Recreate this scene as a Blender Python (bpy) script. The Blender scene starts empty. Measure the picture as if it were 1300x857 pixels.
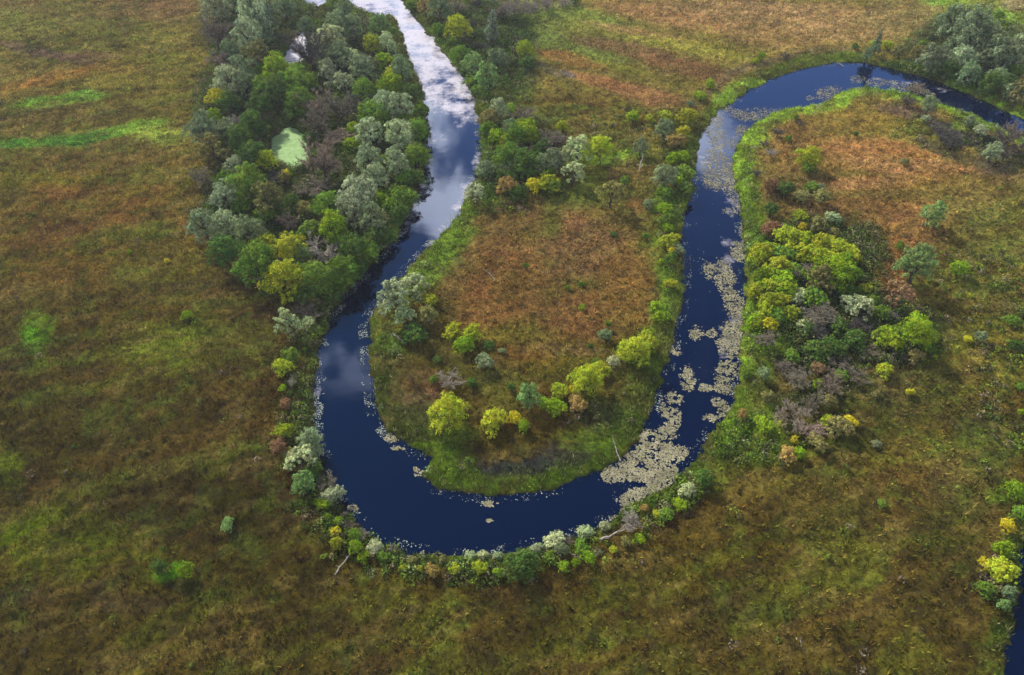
import bpy, math, random
import numpy as np
from mathutils import Vector
random.seed(7); RNG = np.random.default_rng(7)
S = bpy.context.scene; COL = S.collection
PI = math.pi

# ---------------------------------------------------------------- camera
H = 100.0; PITCH = math.radians(44.0); F = 1020.0; CX, CY = 650.0, 428.5
FWD = np.array([0, math.cos(PITCH), -math.sin(PITCH)])
UP = np.array([0, math.sin(PITCH), math.cos(PITCH)])
cd = bpy.data.cameras.new('camera'); cam = bpy.data.objects.new('camera', cd); COL.objects.link(cam)
cam.location = (0, 0, H); cam.rotation_euler = (PI/2 - PITCH, 0, 0)
cd.sensor_width = 36; cd.lens = F/1300*36; cd.clip_end = 12000; cd.clip_start = 1
S.camera = cam

def ground_at(px, py, z=0.0):
    """photo position -> point of the place at height z"""
    px = np.asarray(px, float); py = np.asarray(py, float)
    a = (px-CX)/F; b = (CY-py)/F
    dy = FWD[1] + b*UP[1]; dz = FWD[2] + b*UP[2]
    t = (z-H)/dz
    return a*t, dy*t
def project(x, y, z):
    d = y*FWD[1] + (z-H)*FWD[2]; u = y*UP[1] + (z-H)*UP[2]
    return CX + F*x/d, CY - F*u/d, d

# ---------------------------------------------------------------- numpy noise
def vnoise(x, y, seed):
    r = np.random.default_rng(seed).random((256, 256))
    xi = np.floor(x).astype(int); yi = np.floor(y).astype(int)
    fx = x-xi; fy = y-yi; fx = fx*fx*(3-2*fx); fy = fy*fy*(3-2*fy)
    g = lambda a, b: r[a % 256, b % 256]
    return (g(xi, yi)*(1-fx)+g(xi+1, yi)*fx)*(1-fy) + (g(xi, yi+1)*(1-fx)+g(xi+1, yi+1)*fx)*fy
def fbm(x, y, seed, oct=4):
    s = 0; a = 1; n = 0
    for i in range(oct):
        s = s + a*vnoise(x*2**i+17.3*i, y*2**i+5.1*i, seed+i); n += a; a *= .55
    return s/n            # 0..1 about .5
def sst(a, b, v):
    t = np.clip((v-a)/(b-a), 0, 1); return t*t*(3-2*t)

# ---------------------------------------------------------------- water outlines
BANK_L = [(360,-90),(376,-40),(387,-4),(390,9),(402,9),(414,7),(418,-3),(436,-6),(447,6),(458,15),(474,20),(486,24),(494,17),(502,25),(508,38),(513,52),
 (521,80),(531,100),(540,130),(543,165),(544,185),(538,215),(530,245),(522,270),(510,290),(492,312),(470,337),(448,360),(430,384),
 (418,402),(409,425),(404,450),(401,480),(398,510),(396,540),(401,565),(412,590),(420,615),(432,640),(450,664),(470,682),(500,697),
 (530,705),(570,708),(610,706),(650,703),(690,693),(730,682),(760,670),(785,657),(800,642),(830,629),(858,612),(878,592),(892,571),
 (905,551),(925,526),(935,500),(940,470),(942,440),(943,410),(946,380),(948,350),(946,320),(943,290),(940,260),(934,235),(931,205),
 (936,185),(950,165),(972,148),(1000,138),(1030,135),(1052,130),(1064,118),(1090,112),(1130,116),(1170,123),(1200,135),(1235,149),
 (1260,160),(1300,176),(1340,195),(1420,235),(1500,290)]
BANK_R = [(480,-90),(500,-20),(508,0),(525,20),(545,45),(570,75),(590,100),(603,125),(607,150),(613,185),(610,205),(600,235),(585,265),(570,290),
 (550,310),(530,330),(510,352),(490,378),(473,398),(466,415),(469,440),(471,470),(474,500),(480,530),(495,550),(520,566),(540,577),
 (547,587),(538,600),(548,613),(575,623),(620,629),(660,627),(700,619),(740,606),(775,591),(800,570),(815,545),(826,520),(836,490),
 (846,460),(854,430),(861,400),(867,370),(867,340),(865,300),(867,270),(876,250),(881,225),(883,200),(891,170),(904,150),(926,132),
 (951,115),(980,100),(1010,89),(1050,80),(1085,78),(1120,85),(1160,94),(1200,107),(1240,124),(1270,139),(1300,152),(1340,165),(1420,190),(1560,230)]
P_GREEN = [(364,158),(378,166),(389,180),(397,196),(394,210),(378,215),(357,210),(343,194),(345,178)]
P_PALE = [(386,37),(376,48),(366,62),(358,74),(362,83),(376,86),(388,76),(392,58)]
P_RIGHT = [(1360,640),(1310,678),(1297,695),(1290,712),(1292,740),(1286,767),(1281,800),(1279,860),(1280,930),(1420,930),(1600,700)]
def poly(pts):
    a = np.array(pts, float); x, y = ground_at(a[:,0], a[:,1], 0.0); return np.stack([x, y], 1)
POLYS = [poly(BANK_L + BANK_R[::-1]), poly(P_GREEN), poly(P_PALE), poly(P_RIGHT)]
# a light smoothing of the traced outline
def chaikin(p):
    q = np.roll(p, -1, 0); o = np.empty((2*len(p), 2)); o[0::2] = .75*p+.25*q; o[1::2] = .25*p+.75*q; return o
POLYS = [chaikin(p) for p in POLYS]
def sdf(x, y, p):
    shp = x.shape; x = x.ravel(); y = y.ravel()
    d2 = np.full(x.shape, 1e12); ins = np.zeros(x.shape, bool)
    for i in range(len(p)):
        a = p[i]; b = p[(i+1) % len(p)]; e = b-a; L = e@e
        if L < 1e-9: continue
        t = np.clip(((x-a[0])*e[0]+(y-a[1])*e[1])/L, 0, 1)
        d2 = np.minimum(d2, (x-a[0]-t*e[0])**2+(y-a[1]-t*e[1])**2)
        if a[1] != b[1]:
            c = ((a[1] > y) != (b[1] > y)) & (x < (b[0]-a[0])*(y-a[1])/(b[1]-a[1])+a[0]); ins ^= c
    d = np.sqrt(d2); return np.where(ins, -d, d).reshape(shp)

# ---------------------------------------------------------------- rasters of the land (0.45 m)
CELL = 0.45
gx = np.arange(-215, 215.01, CELL); gy = np.arange(18, 345, CELL)
GX, GY = np.meshgrid(gx, gy)                 # [iy, ix]
warp1 = (fbm(GX*.35, GY*.35, 11)-.5); warp2 = (fbm(GX*.9, GY*.9, 21)-.5)
SD_RIV = sdf(GX, GY, POLYS[0]); SD_ALL = SD_RIV.copy()
for p in POLYS[1:]: SD_ALL = np.minimum(SD_ALL, sdf(GX, GY, p))
SDN = SD_ALL + warp1*2.0 + warp2*1.6
lump = fbm(GX*1.1, GY*1.1, 31, 3)-.5; lump2 = fbm(GX*.12, GY*.12, 41, 3)-.5
land = 0.8 + 1.0*lump2 + 1.0*lump
GZ = np.where(SDN > 0, .12 + (land-.12)*sst(0, 2.6, SDN), np.maximum(-1.6, .12+SDN*.9))
def lookup(A, x, y):
    fx = np.clip((x-gx[0])/CELL, 0, len(gx)-1.001); fy = np.clip((y-gy[0])/CELL, 0, len(gy)-1.001)
    ix = fx.astype(int); iy = fy.astype(int); fx = fx-ix; fy = fy-iy
    if A.ndim == 3: fx = fx[..., None]; fy = fy[..., None]
    return (A[iy, ix]*(1-fx)+A[iy, ix+1]*fx)*(1-fy)+(A[iy+1, ix]*(1-fx)+A[iy+1, ix+1]*fx)*fy

# ---------------------------------------------------------------- land colours
def lin(c):
    c = np.array(c, float)/255; return np.where(c <= .04045, c/12.92, ((c+.055)/1.055)**2.4)
# (photo x, y, half-width, half-height, tilt in degrees, colour as seen, strength)
PATCH = [
 (120,10,160,26,0,(116,98,70),.8),(190,8,60,18,0,(128,96,80),.7),(20,28,70,14,4,(120,122,66),.7),
 (90,45,190,20,0,(112,104,62),.7),(60,68,80,6,12,(100,80,78),.9),(110,72,40,5,0,(120,92,84),.7),(200,75,70,8,-4,(118,108,52),.6),
 (70,100,90,7,-14,(150,108,66),.9),(150,88,40,6,-4,(150,108,68),.6),(150,110,90,20,0,(110,100,48),.6),(30,140,40,10,0,(96,104,56),.6),
 (75,127,58,7,-6,(112,146,60),1.0),(110,119,20,5,0,(124,158,78),.8),
 (30,184,50,6,-3,(84,124,54),1),(85,178,40,7,-6,(80,122,56),1),(130,171,35,6,-10,(88,130,58),1),(175,162,45,8,-12,(112,152,62),.9),(205,172,34,12,0,(148,156,80),.9),
 (110,208,150,18,0,(104,84,50),.8),(60,148,110,10,-4,(92,80,52),.8),
 (30,230,60,14,0,(118,100,40),.7),(110,232,50,14,0,(124,104,40),.6),
 (90,265,100,34,0,(112,76,48),.8),(60,300,70,22,-6,(104,70,44),.7),(95,285,30,16,0,(88,60,48),.7),(170,250,60,20,0,(112,76,42),.6),(165,285,14,9,0,(122,82,54),.7),(140,318,16,9,0,(122,80,50),.6),
 (235,295,36,18,30,(122,84,58),.7),(80,340,70,24,0,(112,82,40),.6),(200,330,70,40,0,(88,82,36),.6),(15,255,25,40,0,(86,84,36),.5),
 (52,415,22,24,0,(84,128,30),.8),(48,435,12,12,0,(96,150,40),.7),(40,455,26,20,0,(88,102,34),.6),(20,450,24,26,0,(62,52,42),.7),
 (215,435,70,38,-10,(98,102,36),.75),(235,445,30,16,0,(108,118,40),.6),(190,395,90,10,0,(80,62,32),.7),(170,480,80,20,0,(84,74,30),.5),
 (120,400,70,40,0,(76,62,30),.6),(310,370,80,30,0,(70,60,38),.7),(330,440,70,60,0,(78,62,40),.6),(340,560,60,120,0,(66,46,32),.75),
 (280,520,110,60,0,(66,54,28),.6),(240,640,120,70,0,(54,44,26),.7),(100,530,120,60,0,(62,54,26),.6),(40,520,50,30,0,(66,58,28),.6),
 (10,600,20,40,0,(96,112,30),.6),(95,600,50,18,0,(78,62,30),.6),(60,690,90,40,0,(88,96,22),.7),(30,690,30,30,0,(90,106,20),.6),(130,720,90,26,0,(84,82,26),.6),
 (215,725,26,12,0,(82,128,30),.8),(236,727,8,6,0,(110,180,24),.8),(205,722,12,6,0,(112,92,72),.7),(20,760,50,16,0,(64,52,44),.7),(170,765,60,12,0,(76,62,50),.6),
 (300,640,40,30,0,(64,62,24),.5),(290,668,70,14,0,(60,58,22),.4),(330,720,80,40,0,(62,54,24),.6),(400,740,80,24,0,(76,66,28),.6),
 (600,750,250,22,0,(74,62,28),.7),(760,700,60,30,0,(92,76,32),.6),(900,700,120,60,0,(84,70,30),.6),
 # far meadow on the right of the pale river
 (720,20,90,14,6,(112,122,66),.8),(720,60,90,22,10,(104,114,64),.8),(860,20,110,16,8,(148,112,92),.8),(820,45,80,8,12,(146,112,92),.7),
 (760,42,110,8,12,(122,118,68),.6),(880,60,110,8,10,(128,120,64),.8),(800,65,80,10,14,(114,84,74),.85),(870,88,70,14,12,(110,80,64),.85),(760,80,60,6,14,(118,112,56),.7),
 (720,75,50,8,14,(132,90,66),.8),(760,105,60,8,16,(146,104,82),.85),(820,122,60,11,14,(140,100,82),.85),(700,90,30,6,20,(92,92,100),.5),(722,95,10,4,30,(84,88,110),.7),
 (740,135,60,16,6,(104,84,50),.8),(790,150,60,14,0,(98,86,48),.7),(735,137,16,5,0,(112,140,56),.7),(780,178,60,18,0,(96,90,52),.6),(770,200,50,14,0,(102,132,52),.8),(700,145,30,14,0,(90,102,56),.6),
 (960,15,120,18,6,(146,116,98),.85),(1060,30,110,26,0,(144,114,94),.85),(980,50,60,12,8,(138,108,84),.8),(1150,20,60,26,0,(128,110,84),.8),(1010,64,60,6,-10,(134,112,76),.6),(1160,60,40,16,0,(112,104,72),.6),
 (1250,28,60,26,0,(112,134,66),.85),(1200,2,30,6,0,(112,150,66),.7),(1290,6,20,8,0,(150,130,120),.7),(1285,90,20,10,0,(160,126,96),.6),
 (600,50,70,60,0,(70,84,58),.7),(640,110,40,40,0,(78,92,52),.7),(680,30,40,30,0,(96,106,66),.6),(640,8,90,8,0,(116,108,98),.7),
 (905,112,40,6,-35,(96,78,72),.8),(960,84,50,6,-14,(98,80,78),.8),(1040,66,50,6,-6,(94,78,74),.8),
 # tongue inside the loop
 (700,260,60,24,0,(86,80,48),.7),(740,240,60,24,0,(82,92,44),.7),(690,310,110,44,0,(112,86,62),.8),(660,270,50,20,0,(104,78,54),.6),(640,360,66,50,0,(114,78,56),.85),(620,400,40,30,0,(112,76,52),.6),
 (745,320,60,36,0,(106,78,62),.8),(725,285,24,14,0,(116,80,66),.7),(700,280,16,30,0,(82,92,44),.5),(700,420,90,14,0,(112,86,52),.7),(650,425,60,10,0,(104,96,44),.6),(735,400,50,30,0,(114,78,58),.8),(800,360,36,50,0,(116,84,56),.8),
 (660,455,60,18,0,(112,78,46),.85),(720,445,60,8,0,(112,88,66),.7),(720,470,60,16,0,(92,80,36),.6),(620,470,50,30,0,(74,72,38),.6),(530,490,38,30,0,(98,70,58),.85),(530,520,30,22,0,(98,76,70),.85),(560,440,30,16,0,(72,60,44),.6),
 (580,350,16,36,40,(112,88,62),.7),(555,330,40,24,-35,(92,98,44),.6),(680,520,50,30,0,(88,66,38),.7),(640,500,30,30,0,(82,84,40),.5),(760,500,50,40,0,(80,72,42),.6),
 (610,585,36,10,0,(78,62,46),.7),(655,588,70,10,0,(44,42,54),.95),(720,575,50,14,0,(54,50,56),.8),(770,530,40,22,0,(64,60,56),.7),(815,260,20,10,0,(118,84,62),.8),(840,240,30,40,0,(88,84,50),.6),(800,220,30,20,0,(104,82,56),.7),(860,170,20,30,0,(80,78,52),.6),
 # right-hand peninsula
 (1090,150,120,20,0,(128,104,60),.8),(1000,180,50,40,0,(116,88,64),.8),(1040,200,60,30,0,(118,92,58),.7),(1120,190,90,16,4,(148,104,78),.85),(1180,170,60,18,10,(118,108,56),.7),(1160,215,110,12,6,(146,106,84),.85),(1100,232,80,10,0,(136,98,76),.8),
 (1010,240,50,30,0,(96,76,58),.7),(1200,235,60,20,0,(128,98,64),.7),(1100,270,100,26,0,(116,84,62),.8),(1140,300,60,40,0,(114,80,60),.85),(1120,340,50,40,0,(120,82,58),.9),(1100,300,40,24,0,(122,84,58),.6),(1080,232,20,6,0,(150,110,90),.6),
 (1170,262,24,8,0,(138,98,70),.8),(1230,260,60,30,0,(108,92,60),.7),(1270,300,50,40,0,(86,92,48),.7),(1230,340,60,50,0,(92,84,48),.7),(1260,380,50,40,0,(84,90,46),.6),(1220,395,60,24,0,(100,86,50),.6),(1240,430,60,26,0,(104,90,44),.6),
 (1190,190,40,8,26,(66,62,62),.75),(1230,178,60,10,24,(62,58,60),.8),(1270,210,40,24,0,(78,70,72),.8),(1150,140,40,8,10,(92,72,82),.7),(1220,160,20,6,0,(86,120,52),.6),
 (1180,430,40,40,0,(72,72,38),.6),(1230,480,70,40,0,(88,74,42),.6),(1160,500,70,40,0,(64,72,36),.6),(1080,470,80,60,0,(66,62,46),.7),(1010,480,70,60,0,(62,62,44),.8),(970,520,50,30,0,(78,80,44),.7),(960,560,60,36,0,(88,108,36),.8),
 (1100,560,100,30,0,(66,72,34),.6),(1130,590,20,10,0,(96,104,32),.6),(1180,580,60,40,0,(94,76,44),.5),(1140,630,60,50,0,(84,66,38),.6),(1040,640,80,50,0,(68,66,34),.6),(1230,620,50,50,0,(84,78,50),.5),(1100,720,140,40,0,(76,66,30),.6),(1220,680,50,40,0,(70,74,34),.6),(1000,740,120,30,0,(76,70,30),.5),
 (1260,560,40,50,0,(70,82,44),.6),(920,620,60,16,0,(92,84,40),.6),(1050,350,30,60,0,(84,90,40),.5),
]
WOODS = [(330,60,70,60),(400,60,90,60),(330,140,80,70),(440,120,90,80),(400,200,120,70),(470,220,60,80),(380,290,90,60),(430,330,70,50),(310,260,50,60),
 (660,190,60,40),(620,210,30,50),(1040,330,90,60),(1010,380,70,70),(1080,400,80,40),(1150,430,50,40),(1050,440,80,40),(1230,70,80,50),(1200,95,100,20),(600,90,40,40),(620,60,60,60)]
PXg, PYg, _ = project(GX, GY, .7)
wx = (fbm(GX*.06, GY*.06, 51)-.5)*34 + (fbm(GX*.3, GY*.3, 61)-.5)*16 + (fbm(GX*.9, GY*.9, 63)-.5)*14
wy = (fbm(GX*.06+90, GY*.06, 71)-.5)*20 + (fbm(GX*.3, GY*.3+50, 81)-.5)*12 + (fbm(GX*.9, GY*.9+50, 83)-.5)*9
sc_y = np.clip(PYg/430, .3, 1.3)
QX = PXg + wx*sc_y; QY = PYg + wy*sc_y
base = np.empty(GX.shape+(3,)); base[:] = lin((98,84,46))
tb = sst(60, 560, PYg)[..., None]; base = lin((112,98,60))*(1-tb) + lin((74,62,30))*tb  # far haze and near shade put into the base colour
C = base
for (px, py, rx, ry, an, c, s) in PATCH:
    x0, y0 = ground_at(px, py, .7)
    ca, sa = math.cos(math.radians(an)), math.sin(math.radians(an))
    R = rx+ry+30
    m = (np.abs(QX-px) < 1.5*rx+ry) & (np.abs(QY-py) < 1.6*ry+rx*.6+6)
    dx = QX[m]-px; dy = QY[m]-py
    r = np.sqrt(((dx*ca+dy*sa)/rx)**2+((-dx*sa+dy*ca)/ry)**2)
    w = (s*(1-sst(.55, 1.35, r)))[:, None]
    C[m] = C[m]*(1-w) + lin(c)*w
C = C*np.array([.97, 1.10, .92])
tong_ = ((PXg > 500) & (PXg < 870) & (PYg > 235) & (PYg < 570)) | ((PXg > 960) & (PXg < 1250) & (PYg > 130) & (PYg < 350)) | ((PXg > 640) & (PXg < 1200) & (PYg < 130))
TK = 1-.6*sst(0, 1, fbm(GX*.02, GY*.02, 9)*0+tong_)
# a mosaic of plant communities a few metres across, drawn out along the old flood lines
def mosaic(sx, sy, seed, lo, hi, col, st):
    global C
    u = GX*.94+GY*.34; v_ = -GX*.34+GY*.94
    m_ = (sst(lo, hi, fbm(u*sx+(fbm(GX*.1, GY*.1, seed+5)-.5)*2, v_*sy, seed, 5))*st*TK)[..., None]; C = C*(1-m_)+(C*.35+lin(col)*.65)*m_
mosaic(.10, .22, 161, .53, .62, (88,98,36), .6)
mosaic(.16, .40, 171, .56, .62, (54,46,30), .75)
mosaic(.22, .50, 181, .58, .66, (122,108,68), .5)
mosaic(.30, .30, 191, .60, .68, (74,92,38), .6)
mosaic(.05, .30, 201, .55, .62, (98,80,44), .5)
W = np.zeros(GX.shape)
for (px, py, rx, ry) in WOODS:
    W = np.maximum(W, 1-sst(.8, 1.15, np.hypot((QX-px)/rx, (QY-py)/ry)))
C = C*(1-.85*W[..., None]) + lin((52,62,34))*.85*W[..., None]
# greener margins along the water; width differs from shore to shore
right_shore = (PXg > 905) & (PYg > 100) & (PYg < 640)
tongue = (PXg > 455) & (PXg < 890) & (PYg > 240) & (PYg < 640) & (SD_RIV > 0)
outer_left = (PXg < 545)
wid = np.full(GX.shape, 3.2); wid[right_shore] = 6.5; wid[(PXg > 560) & (PYg < 120)] = 4.0
wid[tongue] = 6.5; wid[tongue & (PYg > 560)] = 4.2
wid = wid*(.15+1.7*fbm(GX*.09, GY*.09, 211, 3))
wid[(PXg > 900) & (PYg < 320) & (SD_RIV > 0) & right_shore] = 5.2
marg = (1-sst(.55, 1.2, (SD_ALL + warp1*5 + warp2*3)/wid))
mc = np.empty(C.shape); mc[:] = lin((74,96,34))
mc[right_shore] = lin((98,128,40)); mc[right_shore & (PYg < 240)] = lin((124,160,56))
mc[outer_left] = lin((62,74,36)); mc[tongue & (PYg > 560)] = lin((84,112,34)); mc[tongue & (PYg < 450)] = lin((92,120,44))
mc = mc*(.55+.9*fbm(GX*.45, GY*.45, 141, 3))[..., None]; mx_ = sst(.5, .68, fbm(GX*.22, GY*.22, 151, 3))[..., None]; mc = mc*(1-.6*mx_)+lin((84,74,44))*.6*mx_
marg = (marg*.8)[..., None]; C = C*(1-marg) + mc*marg
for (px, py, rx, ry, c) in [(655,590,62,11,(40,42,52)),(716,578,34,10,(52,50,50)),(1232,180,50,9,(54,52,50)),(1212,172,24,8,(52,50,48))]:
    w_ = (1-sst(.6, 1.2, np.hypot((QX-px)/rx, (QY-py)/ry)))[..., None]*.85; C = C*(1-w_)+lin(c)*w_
tone = (fbm(GX*.5, GY*.5, 91, 3)-.5); tone2 = (fbm(GX*.14, GY*.14, 97, 3)-.5)
C = C*(1+.9*tone+.6*tone2)[..., None]
wet = (1-sst(-.4, .5, SDN))[..., None]; C = C*(1-wet) + lin((46,44,34))*wet
# chroma lift: the place is strongly coloured
lum = C.mean(-1, keepdims=True); C = np.clip(lum + (C-lum)*1.03, .004, 1)
ALB_SHADE = np.array([1.20, 1.15, .86])*(1-.26*sst(330, 740, PYg))[..., None]  # nearer meadow darkened: vignette and cloud shade worked into the land colour
C = C*ALB_SHADE

# ---------------------------------------------------------------- node helpers
def mat(name):
    m = bpy.data.materials.new(name); m.use_nodes = True; nt = m.node_tree; nt.nodes.clear()
    return m, nt
def N(nt, typ, **kw):
    n = nt.nodes.new(typ)
    for k, v in kw.items():
        if k.startswith('i_'):
            key = k[2:]; n.inputs[int(key) if key.isdigit() else key.replace('_', ' ')].default_value = v
        else: setattr(n, k, v)
    return n
def Lk(nt, a, b): nt.links.new(a, b)
def out(nt, sh):
    o = nt.nodes.new('ShaderNodeOutputMaterial'); nt.links.new(sh, o.inputs[0]); return o
def math_(nt, op, a, b=None, clamp=False):
    n = nt.nodes.new('ShaderNodeMath'); n.operation = op; n.use_clamp = clamp
    for i, v in enumerate((a, b)):
        if v is None: continue
        if isinstance(v, (int, float)): n.inputs[i].default_value = v
        else: nt.links.new(v, n.inputs[i])
    return n.outputs[0]
def mulcol(nt, col, val):
    n = nt.nodes.new('ShaderNodeVectorMath'); n.operation = 'SCALE'
    if isinstance(col, tuple): n.inputs[0].default_value = col
    else: nt.links.new(col, n.inputs[0])
    nt.links.new(val, n.inputs['Scale']); return n.outputs[0]
def ramp(nt, fac, a, b):
    n = nt.nodes.new('ShaderNodeMapRange'); n.interpolation_type = 'SMOOTHSTEP'
    n.inputs['From Min'].default_value = a; n.inputs['From Max'].default_value = b
    nt.links.new(fac, n.inputs['Value']); return n.outputs['Result']
def noise(nt, vec, scale, detail=4, rough=.6, w=None):
    n = nt.nodes.new('ShaderNodeTexNoise'); n.inputs['Scale'].default_value = scale
    n.inputs['Detail'].default_value = detail; n.inputs['Roughness'].default_value = rough
    nt.links.new(vec, n.inputs['Vector']); return n.outputs['Fac']
def mixc(nt, fac, a, b):
    n = nt.nodes.new('ShaderNodeMix'); n.data_type = 'RGBA'
    for s, v in ((n.inputs['Factor'], fac), (n.inputs['A'], a), (n.inputs['B'], b)):
        if isinstance(v, (tuple, float, int)): s.default_value = v
        else: nt.links.new(v, s)
    return n.outputs['Result']

# ground
M_GROUND, nt = mat('meadow_ground')
at = N(nt, 'ShaderNodeAttribute', attribute_name='land_colour'); geo = N(nt, 'ShaderNodeNewGeometry')
n1 = noise(nt, geo.outputs['Position'], 1.7, 6, .82); n2 = noise(nt, geo.outputs['Position'], .7, 4, .65); n3 = noise(nt, geo.outputs['Position'], 7., 3, .7)
f = math_(nt, 'MULTIPLY_ADD', n1, 3.6); f.node.inputs[2].default_value = -.85
g = math_(nt, 'MULTIPLY_ADD', n2, 1.4); g.node.inputs[2].default_value = .3
fg = math_(nt, 'MAXIMUM', math_(nt, 'MULTIPLY', f, g), .22)
c1 = mulcol(nt, at.outputs['Color'], fg)
straw = mixc(nt, ramp(nt, n3, .58, .74), c1, (0.17, .135, .055, 1))
straw2 = mixc(nt, .28, c1, straw)
dark = mixc(nt, math_(nt, 'MULTIPLY', ramp(nt, n2, .52, .36), .45), straw2, (.035, .026, .014, 1))
bump = N(nt, 'ShaderNodeBump', i_Strength=1.0, i_Distance=.6); Lk(nt, n1, bump.inputs['Height'])
d = N(nt, 'ShaderNodeBsdfDiffuse', i_Roughness=1.0); Lk(nt, dark, d.inputs['Color']); Lk(nt, bump.outputs[0], d.inputs['Normal'])
out(nt, d.outputs[0])

def fol_mat(name, use_obj, trans=.25, gloss=0.0):
    m, nt = mat(name)
    if use_obj:
        oi = N(nt, 'ShaderNodeObjectInfo'); src = oi.outputs['Color']
        t = N(nt, 'ShaderNodeAttribute', attribute_name='tone'); h = N(nt, 'ShaderNodeAttribute', attribute_name='warm')
        c = mulcol(nt, src, t.outputs['Fac'])
        hs = N(nt, 'ShaderNodeHueSaturation'); Lk(nt, c, hs.inputs['Color']); Lk(nt, h.outputs['Fac'], hs.inputs['Hue']); c = hs.outputs[0]
    else:
        src = N(nt, 'ShaderNodeAttribute', attribute_name='leaf_colour'); c = src.outputs['Color']
    d = N(nt, 'ShaderNodeBsdfDiffuse'); Lk(nt, c, d.inputs['Color'])
    tr = N(nt, 'ShaderNodeBsdfTranslucent'); Lk(nt, c, tr.inputs['Color'])
    mx = N(nt, 'ShaderNodeMixShader', i_Fac=trans); Lk(nt, d.outputs[0], mx.inputs[1]); Lk(nt, tr.outputs[0], mx.inputs[2])
    out(nt, mx.outputs[0]); return m
M_LEAF = fol_mat('foliage', True, .18); M_TWIG = fol_mat('bare_twigs', True, .0)
M_GRASS = fol_mat('grass_blades', False, .2)
def bark_mat(name, a, b):
    m, nt = mat(name); geo = N(nt, 'ShaderNodeNewGeometry'); n = noise(nt, geo.outputs['Position'], 6, 5)
    d = N(nt, 'ShaderNodeBsdfDiffuse'); Lk(nt, mixc(nt, ramp(nt, n, .35, .65), a, b), d.inputs['Color']); out(nt, d.outputs[0]); return m
M_BARK = bark_mat('bark', (.035, .028, .022, 1), (.10, .08, .065, 1))
M_GREYWOOD = bark_mat('weathered_wood', (.12, .11, .095, 1), (.28, .26, .23, 1))
M_WHITEBARK = bark_mat('white_bark', (.4, .38, .34, 1), (.6, .58, .54, 1))

# water
M_WATER, nt = mat('river_water')
geo = N(nt, 'ShaderNodeNewGeometry'); fa = N(nt, 'ShaderNodeAttribute', attribute_name='glare_film')
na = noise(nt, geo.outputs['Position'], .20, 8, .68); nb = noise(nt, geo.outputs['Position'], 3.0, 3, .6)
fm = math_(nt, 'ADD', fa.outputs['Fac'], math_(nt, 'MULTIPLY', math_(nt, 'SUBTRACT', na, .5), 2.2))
glare_film = math_(nt, 'MULTIPLY', ramp(nt, fm, .40, 1.0), .85)
wnz = noise(nt, geo.outputs['Position'], .35, 3, .5)
bp = N(nt, 'ShaderNodeBump', i_Strength=.02, i_Distance=.3); Lk(nt, wnz, bp.inputs['Height'])
body = N(nt, 'ShaderNodeBsdfDiffuse', i_Color=(.0001, .0022, .012, 1))
gl = N(nt, 'ShaderNodeBsdfGlossy', i_Roughness=.035, i_Color=(.62, .76, 1, 1)); Lk(nt, bp.outputs[0], gl.inputs['Normal'])
fr = N(nt, 'ShaderNodeFresnel', i_IOR=1.65)
w1 = N(nt, 'ShaderNodeMixShader'); Lk(nt, fr.outputs[0], w1.inputs[0]); Lk(nt, body.outputs[0], w1.inputs[1]); Lk(nt, gl.outputs[0], w1.inputs[2])
fc = mixc(nt, ramp(nt, nb, .35, .7), (.27, .27, .33, 1), (.46, .43, .46, 1))  # pale colour of floating film, also painting the bright sky reflection upstream
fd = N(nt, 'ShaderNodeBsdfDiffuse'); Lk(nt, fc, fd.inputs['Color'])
w2 = N(nt, 'ShaderNodeMixShader'); Lk(nt, glare_film, w2.inputs[0]); Lk(nt, w1.outputs[0], w2.inputs[1]); Lk(nt, fd.outputs[0], w2.inputs[2])
out(nt, w2.outputs[0])
def pond_mat(name, a, b):
    m, nt = mat(name); geo = N(nt, 'ShaderNodeNewGeometry'); n = noise(nt, geo.outputs['Position'], .8, 6, .65)
    p = N(nt, 'ShaderNodeBsdfDiffuse'); Lk(nt, mixc(nt, ramp(nt, n, .35, .65), a, b), p.inputs['Color']); out(nt, p.outputs[0]); return m

# ---------------------------------------------------------------- mesh helpers
def mesh_obj(name, verts, faces, material, parent=None, attrs=None, smooth=False):
    """verts (n,3) array, faces (m,k) array"""
    me = bpy.data.meshes.new(name); verts = np.asarray(verts, np.float32); faces = np.asarray(faces, np.int32)
    m, k = faces.shape
    me.vertices.add(len(verts)); me.vertices.foreach_set('co', verts.ravel())
    me.loops.add(m*k); me.loops.foreach_set('vertex_index', faces.ravel())
    me.polygons.add(m); me.polygons.foreach_set('loop_start', np.arange(0, m*k, k, dtype=np.int32))
    me.polygons.foreach_set('loop_total', np.full(m, k, np.int32))
    if smooth: me.polygons.foreach_set('use_smooth', np.ones(m, bool))
    me.update(calc_edges=True)
    for an, (ty, val) in (attrs or {}).items():
        a = me.attributes.new(an, ty, 'POINT'); val = np.asarray(val, np.float32)
        if ty == 'FLOAT_COLOR':
            if val.shape[1] == 3: val = np.concatenate([val, np.ones((len(val), 1), np.float32)], 1)
            a.data.foreach_set('color', val.ravel())
        else: a.data.foreach_set('value', val.ravel())
    me.materials.append(material)
    o = bpy.data.objects.new(name, me); COL.objects.link(o)
    if parent is not None: o.parent = parent
    return o
def rot_basis(n, rng):
    n = n/np.linalg.norm(n, axis=1, keepdims=True); r = rng.normal(size=n.shape); t = np.cross(n, r)
    t /= np.linalg.norm(t, axis=1, keepdims=True)+1e-9; return t, np.cross(n, t)
def leaf_quads(c, n, la, lb, rng):
    t, s = rot_basis(n, rng); la = np.asarray(la).reshape(-1, 1); lb = np.asarray(lb).reshape(-1, 1)
    v = np.stack([c+t*la, c+s*lb, c-t*la, c-s*lb], 1).reshape(-1, 3)
    return v, np.arange(len(v)).reshape(-1, 4)

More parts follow.
